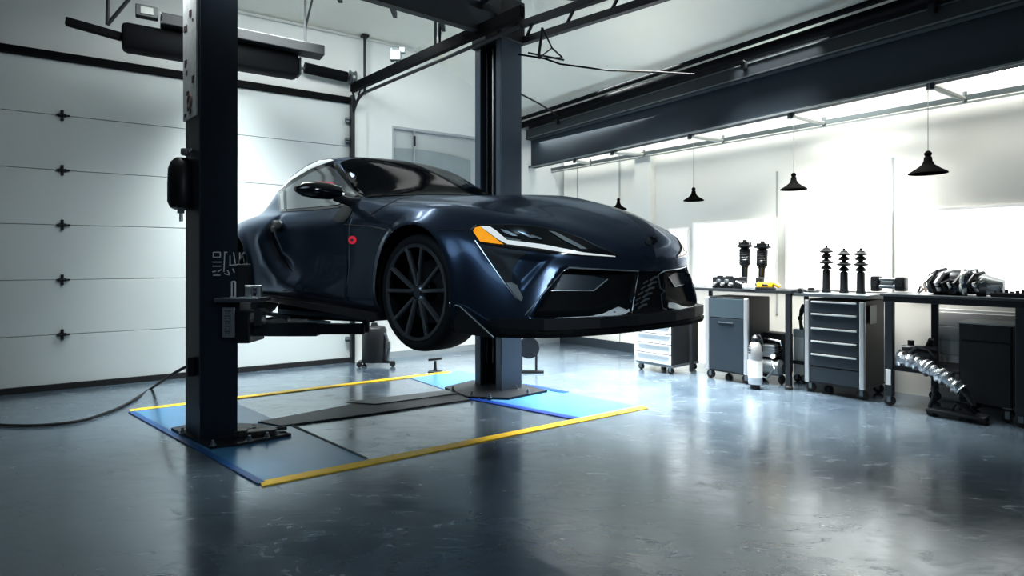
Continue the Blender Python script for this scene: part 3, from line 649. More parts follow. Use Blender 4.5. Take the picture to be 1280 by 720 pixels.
b=MB(); b.box((.33,.3,.42),(.56,.56,.03),bev=.004); b.bar((.03,0,.40),(.58,0,.40),.035,.05); b.build('lower_shelf', M_black, t)
b=MB(); b.box((.03,-.042,.30),(.05,.012,.16),bev=.003); b.build('leg_plate', M_pale, t)
BT=t
# black cupboard under the right bench
P=BT.location
def bench_local(name,x,y,z,label,cat,group=None,rz=0):
    q = P + RV*x - RN*y + Vector((0,0,z)); return empty(name,q,R_ANG+rz,label,cat,group)
t=bench_local('cupboard',.60,.06,0,'black two-tier cupboard standing under the right workbench','cupboard')
b=MB(); b.box((.20,.24,.52),(.40,.48,.76),bev=.006); b.build('cupboard_body', M_cabblk, t)
b=MB(); b.box((.20,-.008,.82),(.38,.02,.14),bev=.004); b.build('drawer', M_cabblk, t)
b=MB(); b.box((.20,-.008,.44),(.38,.02,.58),bev=.004); b.build('cupboard_door', M_cabblk, t)
b=MB(); b.box((.20,.24,.905),(.42,.50,.012)); b.build('cupboard_top', M_silver, t)
for x,y in ((.04,.04),(.36,.04),(.04,.44),(.36,.44)): caster(t,x,y,.05,.13)
# pale slatted cabinet behind it against the wall
vP,dP=to_rw(P)
t=empty('slatted_cabinet', rw(vP+.28,.19,0), R_ANG,'pale grey cabinet with horizontal slats standing against the wall behind the engine bench','cabinet')
b=MB(); b.box((.75,.155,.50),(1.5,.05,.98),bev=.006); b.build('cabinet_body', mat('slat_grey',(.60,.63,.63),.5), t)
for k in range(6):
    b=MB(); b.box((.75,.125,.11+k*.155),(1.47,.012,.143),bev=.004); b.build('slat_front', mat('slat_pale',(.88,.89,.88),.5), t)
# --- white bottle with label under left bench
t=stand_at('spray_bottle',944,486,'tall white and grey canister with black foot in front of the slate cabinet','bottle')
b=MB(); b.lathe([(0,.06),(.075,.06),(.08,.08),(.08,.42),(.07,.50),(.045,.55),(.03,.56),(.03,.60),(0,.60)],seg=28); b.build('canister_body', M_silver, t, smooth=True)
b=MB(); b.lathe([(.081,.14),(.0815,.14),(.0815,.34),(.081,.34)],seg=28,closed=True); b.build('paper_label', M_white, t, smooth=True)
b=MB(); b.lathe([(0,0),(.05,0),(.055,.03),(.04,.07),(0,.07)],seg=20); b.build('canister_foot', M_rubber, t, smooth=True)
b=MB(); b.lathe([(.04,.55),(.042,.56),(.042,.60),(.02,.63),(0,.64)],seg=16); b.tube([(0,0,.62),(.05,0,.64),(.09,-.01,.58),(.095,-.02,.45)],.009,6); b.build('valve', M_black, t, smooth=True)
b=MB(); 
for k in range(4): b.box((-.03,-.078,.43+k*.022),(.03,.006,.010))
b.build('printed_mark', M_black, t)
# --- compressor
t=stand_at('air_compressor',962,479,'black and silver air compressor parked under the left workbench','compressor')
def lb(o,m,n,**k): return o.build(n,m,t,**k)
b=MB(); b.box((.0,.22,.36),(.30,.20,.50),bev=.02); lb(b,M_cabblk,'compressor_housing')
b=MB(); b.lathe([(0,-.17),(.06,-.165),(.10,-.13),(.10,.13),(.06,.165),(0,.17)],c=(.0,.02,.20),axis='X',seg=24); lb(b,M_gsteel,'air_tank',smooth=True)
b=MB(); b.box((-.02,.05,.40),(.17,.13,.16),bev=.02); 
for k in range(5): b.box((-.02,.05,.34+k*.03),(.20,.16,.008))
lb(b,M_silver,'cylinder_head')
b=MB(); b.tube([(-.12,.02,.50),(-.14,0,.54),(.0,-.02,.55),(.13,0,.53),(.13,.05,.45)],.012,8); lb(b,M_chrome,'carry_handle',smooth=True)
b=MB(); b.tube([(.05,-.04,.28),(.10,-.09,.20),(.02,-.12,.08),(-.08,-.10,.10),(-.12,-.06,.20)],.014,8); lb(b,M_gsteel,'air_pipe',smooth=True)
for s in (-1,1):
    b=MB(); b.lathe([(0,-.02),(.05,-.02),(.06,-.01),(.06,.01),(.05,.02),(0,.02)],c=(s*.13,.04,.06),axis='X',seg=20); b.build('compressor_wheel', M_rubber, t, smooth=True)
b=MB(); b.lathe([(.0,0),(.03,0),(.032,.02),(0,.022)],c=(.06,-.05,.34),axis='Y',seg=16); lb(b,M_white,'pressure_gauge',smooth=True)
# --- pale bin between benches with black grip
t=stand_at('storage_bin',992,477,'pale translucent bin squeezed between left workbench and tool chest','bin')
b=MB(); b.prism([(0,0),(.13,0),(.13,.34),(0,.34)],.10,.56); b.build('bin_body', mat('bin_pale',(.50,.55,.56),.3,var=.1), t)
b=MB(); b.prism([(-.005,-.005),(.135,-.005),(.135,.345),(-.005,.345)],.56,.66); b.build('bin_lid', mat('bin_grey',(.30,.36,.38),.25), t)
b=MB(); b.tube([(.09,.02,.66),(.08,.0,.78),(.10,.0,.90),(.11,.02,.97)],.02,8,radii=[.026,.018,.028,.018]); b.box((.085,-.01,.80),(.05,.05,.05),bev=.01); b.build('bin_grip', M_plast, t, smooth=True)
for x,y in ((.03,.04),(.11,.04),(.06,.30)): caster(t,x,y,.045,.10)
# --- foil hose and parts under the right bench
t=bench_local('foil_duct',.16,-.02,.31,'crinkled silver foil duct sloping off the lower bench shelf','duct')
b=MB(); pts=[];rad=[]
for k in range(41):
    u=k/40; pts.append((-.05+.56*u,-.03-.10*u+.02*math.sin(5*u),.20-.22*u+.05*math.sin(u*3.1))); rad.append(.078+.014*math.sin(k*1.9)+.012*math.sin(k*.7)-.02*u)
b.tube(pts,.06,14,radii=rad); b.build('duct_body', mat('foil',(.62,.66,.70),.22,.95,bump=1.0,bscale=55), t, smooth=True)
b=MB(); b.tube([(.48,-.12,.02),(.56,-.15,-.06),(.60,-.16,-.14)],.03,10,radii=[.035,.03,.025]); b.build('duct_nozzle', M_plast, t, smooth=True)
t=bench_local('intake_part',.12,.32,.435,'dark cast metal part lying on the lower shelf of the right bench','car part')
b=MB(); b.box((.10,0,.07),(.26,.20,.12),bev=.03); b.cyl((-.05,-.05,.14),(.26,-.05,.16),.035,12); b.cyl((.0,.05,.12),(.0,.05,.22),.03,12); b.cyl((.14,.02,.12),(.20,-.02,.26),.025,12); b.build('casting', mat('cast_dark',(.05,.055,.06),.4,.7,var=.5,vscale=25), t, smooth=True)
b=MB(); b.tube([(.02,-.09,.10),(.10,-.13,.18),(.20,-.12,.16),(.25,-.09,.08)],.014,8); b.build('casting_pipe', M_gsteel, t, smooth=True)
t=bench_local('floor_dolly',.40,-.16,0,'low black dolly lying on the floor in front of the black cupboard','dolly')
b=MB(); b.box((.22,.06,.055),(.46,.20,.03),bev=.006); b.build('dolly_deck', M_black, t)
for x,y in ((.02,0),(.42,0),(.02,.13),(.42,.13)): 
    b=MB(); b.lathe([(0,-.014),(.028,-.014),(.03,0),(.028,.014),(0,.014)],c=(x,y,.03),axis='Y',seg=14); b.build('dolly_wheel', M_rubber, t, smooth=True)
b=MB(); b.tube([(.0,.06,.07),(.04,.07,.20),(.03,.09,.28)],.018,8); b.tube([(.18,.06,.07),(.22,.02,.16),(.30,.04,.12),(.36,.08,.07)],.013,8); b.build('dolly_handle', M_plast, t, smooth=True)
# ------------------------------------------------------------------ things on the benches
def on_bench(name, px, Y, z, label, cat, group=None, rz=0): 
    return empty(name, Vector(((px-640)/FPX*Y, Y, z)), R_ANG+rz, label, cat, group)
h1,h2,h3 = hb, 1.135, hb2
M_dshock=mat('shock_black',(.012,.014,.016),.35,.4); M_dshock2=mat('shock_grey',(.06,.065,.07),.3,.7)
def coilover(px,Y,z,H,label,kind,tilt=0,group=None):
    t=on_bench('shock_absorber',px,Y,z,label,'shock absorber',group)
    t.rotation_euler.y=tilt; t.scale=(1.35,1.35,1) if kind==0 else (1.2,1.2,1)
    if kind==0:   # slim body with top hat mount
        b=MB(); b.lathe([(0,0),(.045,0),(.045,.015),(.026,.03),(.028,H*.42),(.034,H*.44),(.034,H*.47)],seg=20); b.lathe([(.036,H*.47),(.048,H*.48),(.048,H*.80),(.040,H*.82),(0,H*.82)],seg=20); b.build('damper_body', M_dshock, t, smooth=True)
        b=MB()
        pts=[(.046*math.cos(a),.046*math.sin(a),H*(.50+.30*a/(2*PI*6))) for a in [2*PI*6*i/96 for i in range(97)]]
        b.tube(pts,.006,6); b.build('coil_spring', M_dshock2, t, smooth=True)
        b=MB(); b.lathe([(0,H*.82),(.03,H*.82),(.075,H*.86),(.078,H*.885),(.04,H*.90),(.04,H*.95),(.02,H*.955),(.018,H),(0,H)],seg=20)
        for a in (0,2.1,4.2): b.cyl((.055*math.cos(a),.055*math.sin(a),H*.88),(.055*math.cos(a),.055*math.sin(a),H*.95),.008,8)
        b.build('top_mount', M_dshock, t, smooth=True)
        b=MB(); b.box((0,-.03,H*.16),(.07,.04,.10),bev=.008); b.build('knuckle_clamp', M_dshock2, t)
    else:         # body with stacked spring seats
        b=MB(); b.lathe([(0,0),(.040,0),(.042,.01),(.036,.03),(.034,H*.45),(.03,H*.47),(.02,H*.48),(.02,H*.94),(.012,H*.95),(.012,H),(0,H)],seg=20); b.build('damper_body', M_dshock2 if False else M_dshock, t, smooth=True)
        for i,(f,r) in enumerate(((.50,.050),(.62,.064),(.74,.050),(.85,.060))):
            b=MB(); b.lathe([(.018,H*f-.006),(r*.7,H*f-.008),(r,H*f+.002),(r,H*f+.014),(r*.75,H*f+.024),(.03,H*f+.04),(.018,H*f+.045)],seg=20); b.build('spring_seat', M_dshock, t, smooth=True)
        b=MB(); b.lathe([(.02,H*.90),(.034,H*.91),(.034,H*.935),(.02,H*.945)],seg=16); b.build('lock_nut', M_dshock2, t, smooth=True)
    return t
Ya=7.35
coilover(931,Ya,h1,.62,'shock absorber with top mount, left one of the pair beside the yellow tool',0)
coilover(951.5,Ya-.12,h1,.60,'shock absorber standing directly behind the yellow tool',0,.03)
Yb=6.85
coilover(1033,Yb,h2,.56,'ribbed shock absorber, left and tallest of the three on the tool chest',1)
coilover(1055,Yb-.12,h2,.52,'ribbed shock absorber in the middle of the three on the tool chest',1)
coilover(1076,Yb-.24,h2,.52,'ribbed shock absorber nearest the black caliper box on the tool chest',1)
# parts box
t=on_bench('parts_box',909,7.5,h1,'small dark open box of machined parts at the left end of the bench','box')
b=MB(); 
for (c,s) in (((0,0,.008),(.30,.20,.016)),((0,-.095,.07),(.30,.012,.14)),((0,.095,.07),(.30,.012,.14)),((-.145,0,.07),(.012,.2,.14)),((.145,0,.07),(.012,.2,.14))): b.box(c,s)
b.build('box_shell', M_cabblk, t)
random.seed(5)
for k in range(5):
    b=MB(); x=-.11+.055*k; b.lathe([(0,-.03),(.02,-.03),(.028,-.01),(.028,.02),(.014,.03),(0,.03)],c=(x,-.115,.05+.04*(k%2)),axis='Y',seg=14); b.build('valve_cap', M_gsteel if k%2 else M_silver, t, smooth=True)
b=MB(); b.cyl((-.10,0,.10),(-.10,0,.16),.04); b.cyl((.03,0,.10),(.03,0,.155),.05); b.build('machined_ring', M_dshock2, t, smooth=True)
t=on_bench('caliper_casting',926,7.28,h1,'small grey cast bracket lying next to the parts box','car part')
b=MB(); b.box((0,0,.05),(.10,.10,.10),bev=.02); b.cyl((-.03,-.06,.08),(.05,-.06,.05),.03,12); b.build('casting', M_dshock2, t, smooth=True)
b=MB(); b.cyl((0,-.07,.06),(0,-.04,.06),.02,12); b.build('casting_bore', M_silver, t, smooth=True)
t=on_bench('cloth_roll',936,7.05,h1,'small white cloth bundle between the two shock absorbers','cloth')
b=MB(); b.lathe([(0,-.075),(.03,-.07),(.038,-.04),(.034,0),(.039,.04),(.03,.07),(0,.075)],c=(0,0,.038),axis='X',seg=18); b.box((.0,.02,.03),(.13,.06,.05),bev=.02); b.build('cloth_body', M_white, t, smooth=True)
t=on_bench('power_tool',957,7.02,h1,'yellow and black hand tool lying on the left workbench','tool')
b=MB(); b.box((.0,0,.055),(.20,.09,.07),bev=.02); b.tube([(.06,0,.08),(.12,0,.075),(.17,0,.04)],.03,10,radii=[.035,.03,.022]); b.build('tool_housing', M_yelpl, t, smooth=True)
b=MB(); b.box((.0,0,.015),(.22,.10,.03),bev=.008); b.cyl((-.10,0,.06),(-.16,0,.06),.025,12); b.cyl((-.02,-.047,.06),(.05,-.047,.06),.012); b.build('tool_base', M_plast, t, smooth=True)
t=on_bench('air_wrench',996,6.75,h2,'flat dark wrench lying where the left bench meets the tool chest','tool')
b=MB(); b.tube([(-.18,0,.02),(-.06,0,.022),(.04,0,.024)],.018,8,radii=[.012,.016,.026]); b.cyl((.05,-.035,.028),(.05,.035,.028),.028,12); b.build('wrench_body', M_dshock2, t, smooth=True)
b=MB(); b.cyl((.05,-.06,.028),(.05,-.035,.028),.012,10); b.build('wrench_socket', M_chrome, t, smooth=True)
t=on_bench('mount_plate',1014,6.9,h2,'small black hub plate with raised centre left of the three shock absorbers','car part')
b=MB(); b.lathe([(0,0),(.09,0),(.09,.012),(.04,.02),(.032,.05),(.02,.055),(0,.055)],seg=24); b.build('plate_body', M_dshock, t, smooth=True)
b=MB(); 
for k in range(4): a=PI/4+PI/2*k; b.cyl((.065*math.cos(a),.065*math.sin(a),.012),(.065*math.cos(a),.065*math.sin(a),.03),.008,8)
b.build('plate_studs', M_gsteel, t, smooth=True)
t=on_bench('brake_caliper',1111,6.35,h3,'black brake caliper with silver bridge where tool chest meets engine bench','car part')
b=MB(); b.box((-.12,0,.09),(.09,.14,.17),bev=.02); b.box((.12,0,.09),(.10,.14,.15),bev=.02); b.build('caliper_half', M_dshock, t, smooth=True)
b=MB(); b.cyl((-.10,-.04,.14),(.10,-.04,.14),.018); b.cyl((-.10,-.04,.06),(.10,-.04,.06),.022); b.box((0,-.02,.10),(.12,.08,.05),bev=.01); b.build('caliper_bridge', M_gsteel, t, smooth=True)
for x in (-.12,.12):
    b=MB(); b.cyl((x,-.09,.09),(x,-.06,.09),.03); b.build('caliper_piston', M_dshock2, t, smooth=True)
# large engine / gearbox
t=on_bench('car_engine',1197,5.78,h3,'large bare engine of bright castings and dark pipes on the right bench','engine')
b=MB(); b.box((-.02,.02,.09),(.42,.28,.15),bev=.03); b.lathe([(0,-.22),(.09,-.22),(.13,-.16),(.135,.08),(.10,.16),(.06,.22),(0,.22)],c=(-.02,.02,.12),axis='X',seg=28); b.build('engine_block', mat('engine_dark',(.04,.045,.05),.35,.8,var=.6,vscale=22), t, smooth=True)
b=MB(); b.lathe([(.10,-.03),(.155,-.03),(.17,-.01),(.17,.01),(.155,.03),(.10,.03)],c=(.08,-.03,.11),axis='X',seg=36,closed=True); b.build('bell_housing_ring', M_chrome, t, smooth=True)
b=MB(); b.lathe([(0,0),(.12,0),(.11,.06),(.07,.14),(.05,.20),(0,.20)],c=(.16,0,.11),axis='X',seg=28); b.build('gearbox_tail', M_silver, t, smooth=True)
random.seed(11)
for k in range(9):
    b=MB(); x0=-.22+.05*k; z1=.19+.05*math.sin(k*1.3); pts=[(x0,-.13,.05),(x0-.02,-.17,.12),(x0+.03,-.12,z1),(x0+.07,.0,z1+.02),(x0+.09,.10,.14)]
    b.tube(pts,.012+.006*(k%3),8); b.build('engine_pipe', [M_chrome,M_dshock,M_silver,M_dshock2][k%4], t, smooth=True)
for k in range(7):
    b=MB(); a=random.uniform(-.2,.2); b.lathe([(0,-.02),(.022,-.02),(.03,-.005),(.03,.01),(.016,.02),(0,.02)],c=(a,-.155,.04+.03*(k%4)),axis='Y',seg=14); b.build('engine_plug', [M_dshock,M_chrome,M_gsteel][k%3], t, smooth=True)
b=MB(); b.tube([(-.24,-.10,.03),(-.27,-.06,.10),(-.22,-.02,.19),(-.10,.02,.235),(.02,.0,.24),(.10,-.02,.215)],.011,8); b.build('copper_line', mat('copper_tone',(.35,.20,.13),.3,.8), t, smooth=True)
b=MB(); b.box((.30,-.02,.06),(.12,.16,.10),bev=.02)
for k in range(5): b.box((.30,-.10,.025+k*.02),(.12,.01,.008))
b.build('finned_cover', M_silver, t, smooth=True)
b=MB(); b.tube([(-.30,-.12,.012),(-.26,-.10,.05),(-.30,-.05,.08),(-.33,-.02,.01)],.009,6); b.build('wiring_loom', M_plast, t, smooth=True)
t=on_bench('ratchet_set',1262,5.42,h3,'low black pile of sockets right of the large engine','tool')
b=MB(); b.box((0,0,.02),(.26,.14,.04),bev=.008); b.build('socket_tray', M_plast, t)
for k in range(6):
    b=MB(); b.cyl((-.10+.04*k,-.02,.04),(-.10+.04*k,-.02,.055+.008*(k%3)),.014,12); b.build('socket', M_dshock2, t, smooth=True)
# ------------------------------------------------------------------ car
CA = math.atan2(625, FPX)
cF = Vector((math.sin(CA), -math.cos(CA), 0)); cL = Vector((math.cos(CA), math.sin(CA), 0))
CAR_O = Vector((-118/221,FPX/221,0)) + cL*.90; CAR_O.z = .984
def to_car(P):
    q = Vector(P)-CAR_O; return Vector((q.dot(cF), q.dot(cL), q.z))
EYE_C = to_car((0,0,EYE))
def ray_c(px,py):
    d = Vector(((px-640)/FPX,1,(HZ-py)/FPX)); return Vector((d.dot(cF),d.dot(cL),d.z)).normalized()
AX_F, AX_R, WR = 0.0, -3.19, .34           # axle positions, wheel radius

# control stations, rear to nose.  rows from sill to roof centre.  (x, y, z), y = distance from centre line
def station(x, sill, low, mid, wst, sho, cre, belt, g1, g2, g3, c):
    return [ (x,)+p if len(p)==2 else p for p in (sill,low,mid,wst,sho,cre,belt,g1,g2,g3,c)]
ST = [
 # tail wrap
 [(-4.05,0,.28),(-4.12,0,.36),(-4.18,0,.52),(-4.20,0,.70),(-4.20,0,.84),(-4.24,0,.94),(-4.20,0,.97),(-4.16,0,.98),(-4.14,0,.985),(-4.12,0,.99),(-4.10,0,.99)],
 [(-4.02,.55,.28),(-4.09,.56,.36),(-4.15,.56,.52),(-4.17,.56,.70),(-4.16,.55,.83),(-4.20,.50,.93),(-4.16,.46,.965),(-4.13,.38,.98),(-4.12,.28,.985),(-4.10,.14,.99),(-4.08,0,.99)],
 [(-3.90,.84,.28),(-3.95,.87,.36),(-3.98,.89,.52),(-3.98,.89,.70),(-3.97,.83,.84),(-3.98,.74,.93),(-3.96,.64,.97),(-3.95,.50,.99),(-3.95,.36,1.0),(-3.95,.18,1.005),(-3.95,0,1.01)],
 station(-3.60,(.90,.26),(.95,.34),(.97,.52),(.97,.70),(.93,.84),(.82,.94),(.68,.98),(.58,1.05),(.46,1.12),(.22,1.16),(0,1.17)),
 station(-3.19,(.92,.24),(.97,.32),(.985,.52),(.985,.72),(.95,.86),(.84,.955),(.72,1.00),(.67,1.11),(.57,1.235),(.30,1.30),(0,1.32)),
 station(-2.80,(.92,.22),(.965,.30),(.98,.50),(.985,.70),(.955,.84),(.85,.94),(.75,.99),(.695,1.17),(.61,1.345),(.34,1.415),(0,1.43)),
 station(-2.45,(.90,.22),(.95,.30),(.95,.48),(.94,.68),(.93,.82),(.84,.92),(.78,.97),(.70,1.19),(.62,1.405),(.35,1.455),(0,1.465)),
 station(-2.10,(.90,.22),(.945,.30),(.90,.46),(.875,.66),(.895,.80),(.83,.91),(.79,.96),(.70,1.18),(.62,1.415),(.35,1.455),(0,1.465)),
 station(-1.70,(.90,.22),(.94,.30),(.885,.46),(.875,.66),(.89,.79),(.83,.90),(.80,.95),(.70,1.16),(.61,1.355),(.35,1.405),(0,1.42)),
 station(-1.30,(.90,.22),(.935,.30),(.89,.46),(.885,.66),(.895,.78),(.835,.89),(.80,.95),(.72,1.04),(.63,1.14),(.36,1.225),(0,1.285)),
 station(-.95,(.90,.21),(.935,.29),(.91,.46),(.905,.66),(.91,.77),(.86,.87),(.80,.94),(.72,.975),(.62,1.005),(.37,1.085),(0,1.135)),
 station(-.60,(.90,.20),(.935,.28),(.935,.46),(.93,.66),(.93,.76),(.87,.86),(.79,.915),(.70,.945),(.58,.955),(.35,.98),(0,1.0)),
 station(-.20,(.90,.19),(.94,.27),(.95,.46),(.95,.66),(.935,.75),(.87,.845),(.78,.885),(.66,.895),(.54,.905),(.32,.955),(0,.965)),
 station(.15,(.90,.18),(.94,.26),(.95,.44),(.945,.62),(.925,.72),(.86,.805),(.75,.845),(.62,.855),(.50,.87),(.30,.93),(0,.95)),
 station(.42,(.89,.17),(.92,.25),(.915,.42),(.895,.565),(.865,.635),(.78,.705),(.69,.775),(.57,.80),(.46,.82),(.27,.88),(0,.905)),
 [(0.625,0.85,0.16),(0.625,0.86,0.24),(0.580,0.84,0.4),(0.555,0.805,0.52),(0.558,0.76,0.575),(0.582,0.68,0.63),(0.645,0.6,0.715),(0.658,0.5,0.74),(0.668,0.4,0.755),(0.678,0.23,0.8),(0.688,0,0.82)],
 [(0.795,0.72,0.16),(0.785,0.74,0.24),(0.760,0.71,0.38),(0.745,0.67,0.49),(0.768,0.63,0.55),(0.802,0.56,0.6),(0.815,0.46,0.645),(0.828,0.39,0.665),(0.838,0.3,0.68),(0.838,0.17,0.71),(0.848,0,0.725)],
 [(0.905,0.44,0.16),(0.895,0.45,0.24),(0.880,0.43,0.37),(0.875,0.41,0.46),(0.888,0.39,0.52),(0.907,0.34,0.56),(0.915,0.28,0.585),(0.923,0.23,0.6),(0.928,0.18,0.61),(0.933,0.1,0.62),(0.938,0,0.625)],
 [(0.945,0.18,0.16),(0.935,0.18,0.24),(0.935,0.17,0.36),(0.935,0.16,0.45),(0.943,0.15,0.5),(0.952,0.13,0.53),(0.955,0.11,0.545),(0.958,0.09,0.55),(0.958,0.07,0.555),(0.960,0.04,0.56),(0.962,0,0.56)],
 [(0.950,0,0.16),(0.940,0,0.24),(0.940,0,0.36),(0.941,0,0.45),(0.948,0,0.495),(0.956,0,0.52),(0.961,0,0.53),(0.964,0,0.535),(0.964,0,0.54),(0.964,0,0.545),(0.964,0,0.55)],
]
G = np.array(ST, dtype=float)                    # stations x rows x 3
def bspl(P, n, axis):
    P = np.moveaxis(P, axis, 0)
    P = np.concatenate([2*P[:1]-P[1:2], P, 2*P[-1:]-P[-2:-1]], 0)
    k = P.shape[0]-3; out = []
    for i in range(k):
        for j in range(n + (1 if i==k-1 else 0)):
            t = j/n
            B = [(1-t)**3/6,(3*t**3-6*t*t+4)/6,(-3*t**3+3*t*t+3*t+1)/6,t**3/6]
            C = [(-t**3+2*t*t-t)/2,(3*t**3-5*t*t+2)/2,(-3*t**3+4*t*t+t)/2,(t**3-t*t)/2]
            W = [.55*b+.45*c for b,c in zip(B,C)]
            out.append(sum(w*P[i+m] for m,w in enumerate(W)))
    return np.moveaxis(np.array(out),0,axis)
NS, NR = 20, 18
S = bspl(bspl(G, NS, 0), NR, 1)
S[0,:,1] = 0; S[-1,:,1] = 0; S[:,-1,1] = 0
S[:,:,1] = np.maximum(S[:,:,1],0)

# relief: displace the surface inside soft outlines
def sstep(a,b,x):
    t = np.clip((x-a)/(b-a),0,1); return t*t*(3-2*t)
def seg_dist(x,z,pts):
    d = np.full(x.shape,9.)
    for (x0,z0),(x1,z1) in zip(pts[:-1],pts[1:]):
        L = (x1-x0)**2+(z1-z0)**2; t = np.clip(((x-x0)*(x1-x0)+(z-z0)*(z1-z0))/L,0,1)
        d = np.minimum(d, np.hypot(x-x0-t*(x1-x0), z-z0-t*(z1-z0)))
    return d
X_,Y_,Z_ = S[:,:,0],S[:,:,1],S[:,:,2]
side = (Y_>.70)
for ax,r in ((AX_F,.385),(AX_R,.43)):            # flared arch lips
    d = np.hypot(X_-ax, Z_-WR)
    Y_ += np.where(side, .022*np.exp(-((d-r)/.05)**2), 0)
# deep scoop crease behind the door: surface steps in ahead of the hip
d = seg_dist(X_,Z_,[(-2.42,.86),(-2.40,.72),(-2.25,.55),(-1.95,.42),(-1.55,.34)])
Y_ -= np.where(side, .034*np.exp(-(d/.06)**2)*sstep(-1.5,-2.2,X_), 0)
d = seg_dist(X_,Z_,[(-2.55,.70),(-2.45,.56),(-2.15,.40),(-1.75,.31)])
Y_ += np.where(side, .022*np.exp(-(d/.08)**2), 0)
# door shut line and bonnet shut line
d = seg_dist(X_,Z_,[(-.86,.80),(-.86,.25)])
Y_ -= np.where(side, .006*np.exp(-(d/.009)**2), 0)

# relief of the nose, measured on sight lines to the near side
def view(x,y,z):
    P0 = CAR_O + cF*0; X = CAR_O.x + x*cF.x + y*cL.x; Yd = CAR_O.y + x*cF.y + y*cL.y; Zd = CAR_O.z + z - EYE
    return 640+FPX*X/Yd, HZ-FPX*Zd/Yd
VX,VY = view(X_,-Y_,Z_)
def inside(px,py,poly):
    r = np.zeros(px.shape,bool); n=len(poly)
    for i in range(n):
        x0,y0=poly[i]; x1,y1=poly[(i+1)%n]
        c = ((y0>py)!=(y1>py)); 
        with np.errstate(divide='ignore',invalid='ignore'):
            r ^= c & (px < (x1-x0)*(py-y0)/(y1-y0 if y1!=y0 else 1e-9)+x0)
    return r
def press(poly, dx, dy, soft=3.0):
    d = seg_dist(VX,VY,poly+[poly[0]]); ins = inside(VX,VY,poly)
    sd = np.where(ins,d,-d); w = sstep(-soft*.2,soft,sd)
    ok = (X_>-.2)
    X_[...] -= np.where(ok, dx*w, 0); Y_[...] -= np.where(ok, dy*w, 0)
INTAKE = [(703,337),(711,333.5),(797,338),(789,392),(772,388),(757,394),(735,397),(700,398),(664,398)]
GRILLE = [(797,338),(842,340),(852,393.5),(787.5,396)]
press(INTAKE,.055,.02,7); press(GRILLE,.03,0,6)
press([(600,308),(640,314),(690,322),(664,350),(650,366),(634,352)],.012,.022,14)
Y_[...] = np.maximum(Y_,0)
# arch cut handled face by face, then the rim is snapped to the arch circle
def body_mesh():
    bm = bmesh.new(); n,m = S.shape[:2]
    vid = {}
    for sgn in (1,-1):
        for i in range(n):
            for j in range(m):
                y = S[i,j,1]
                if sgn==-1 and y < 1e-9: vid[i,j,-1] = vid[i,j,1]; continue
                vid[i,j,sgn] = bm.verts.new((S[i,j,0], sgn*y, S[i,j,2]))
    for sgn in (1,-1):
        for i in range(n-1):
            for j in range(m-1):
                q = [vid[i,j,sgn],vid[i+1,j,sgn],vid[i+1,j+1,sgn],vid[i,j+1,sgn]]
                if sgn==-1: q.reverse()
                u = []
                for v in q:
                    if v not in u: u.append(v)
                if len(u)>=3:
                    try: bm.faces.new(u)
                    except ValueError: pass
    bmesh.ops.remove_doubles(bm, verts=bm.verts, dist=1e-5)
    return bm
bmB = body_mesh()
full = bmB.copy()
BVH = BVHTree.FromBMesh(full)
def hit(px,py):
    d = ray_c(px,py); loc,nor,_,_ = BVH.ray_cast(EYE_C, d)
    if loc is None:
        best = 9
        for k in range(80):
            l_,n_,_,dd = BVH.find_nearest(EYE_C + d*(2.4+.06*k))
            if dd < best: best=dd; loc,nor=l_,n_
    return loc,nor
for ax,r in ((AX_F,.385),(AX_R,.43)):
    kill = []
    for f in bmB.faces:
        c = f.calc_center_median()
        if abs(c.y)>.62 and c.z<.86 and math.hypot(c.x-ax, c.z-WR) < r: kill.append(f)
    bmesh.ops.delete(bmB, geom=kill, context='FACES')
    for v in bmB.verts:
        if v.is_boundary and abs(v.co.y)>.62 and v.co.z>.14:
            d = math.hypot(v.co.x-ax, v.co.z-WR)
            if r-.05 < d < r+.05 and v.co.z > .20:
                v.co.x = ax+(v.co.x-ax)*r/d; v.co.z = WR+(v.co.z-WR)*r/d
for f in bmB.faces: f.smooth = True
CAR = empty('sports_car', CAR_O, math.atan2(cF.y,cF.x), 'dark navy two-door sports car raised on the two-post lift', 'car')
CAR['label'] = 'satin dark navy sports coupe with amber-tipped headlamps raised on the lift'
bmesh.ops.recalc_face_normals(bmB, faces=bmB.faces)
me = bpy.data.meshes.new('body'); bmB.to_mesh(me); bmB.free()
me.materials.append(M_paint); BODY = bpy.data.objects.new('body', me); COL.objects.link(BODY); BODY.parent = CAR
MIR = Matrix.Diagonal((1,-1,1,1))

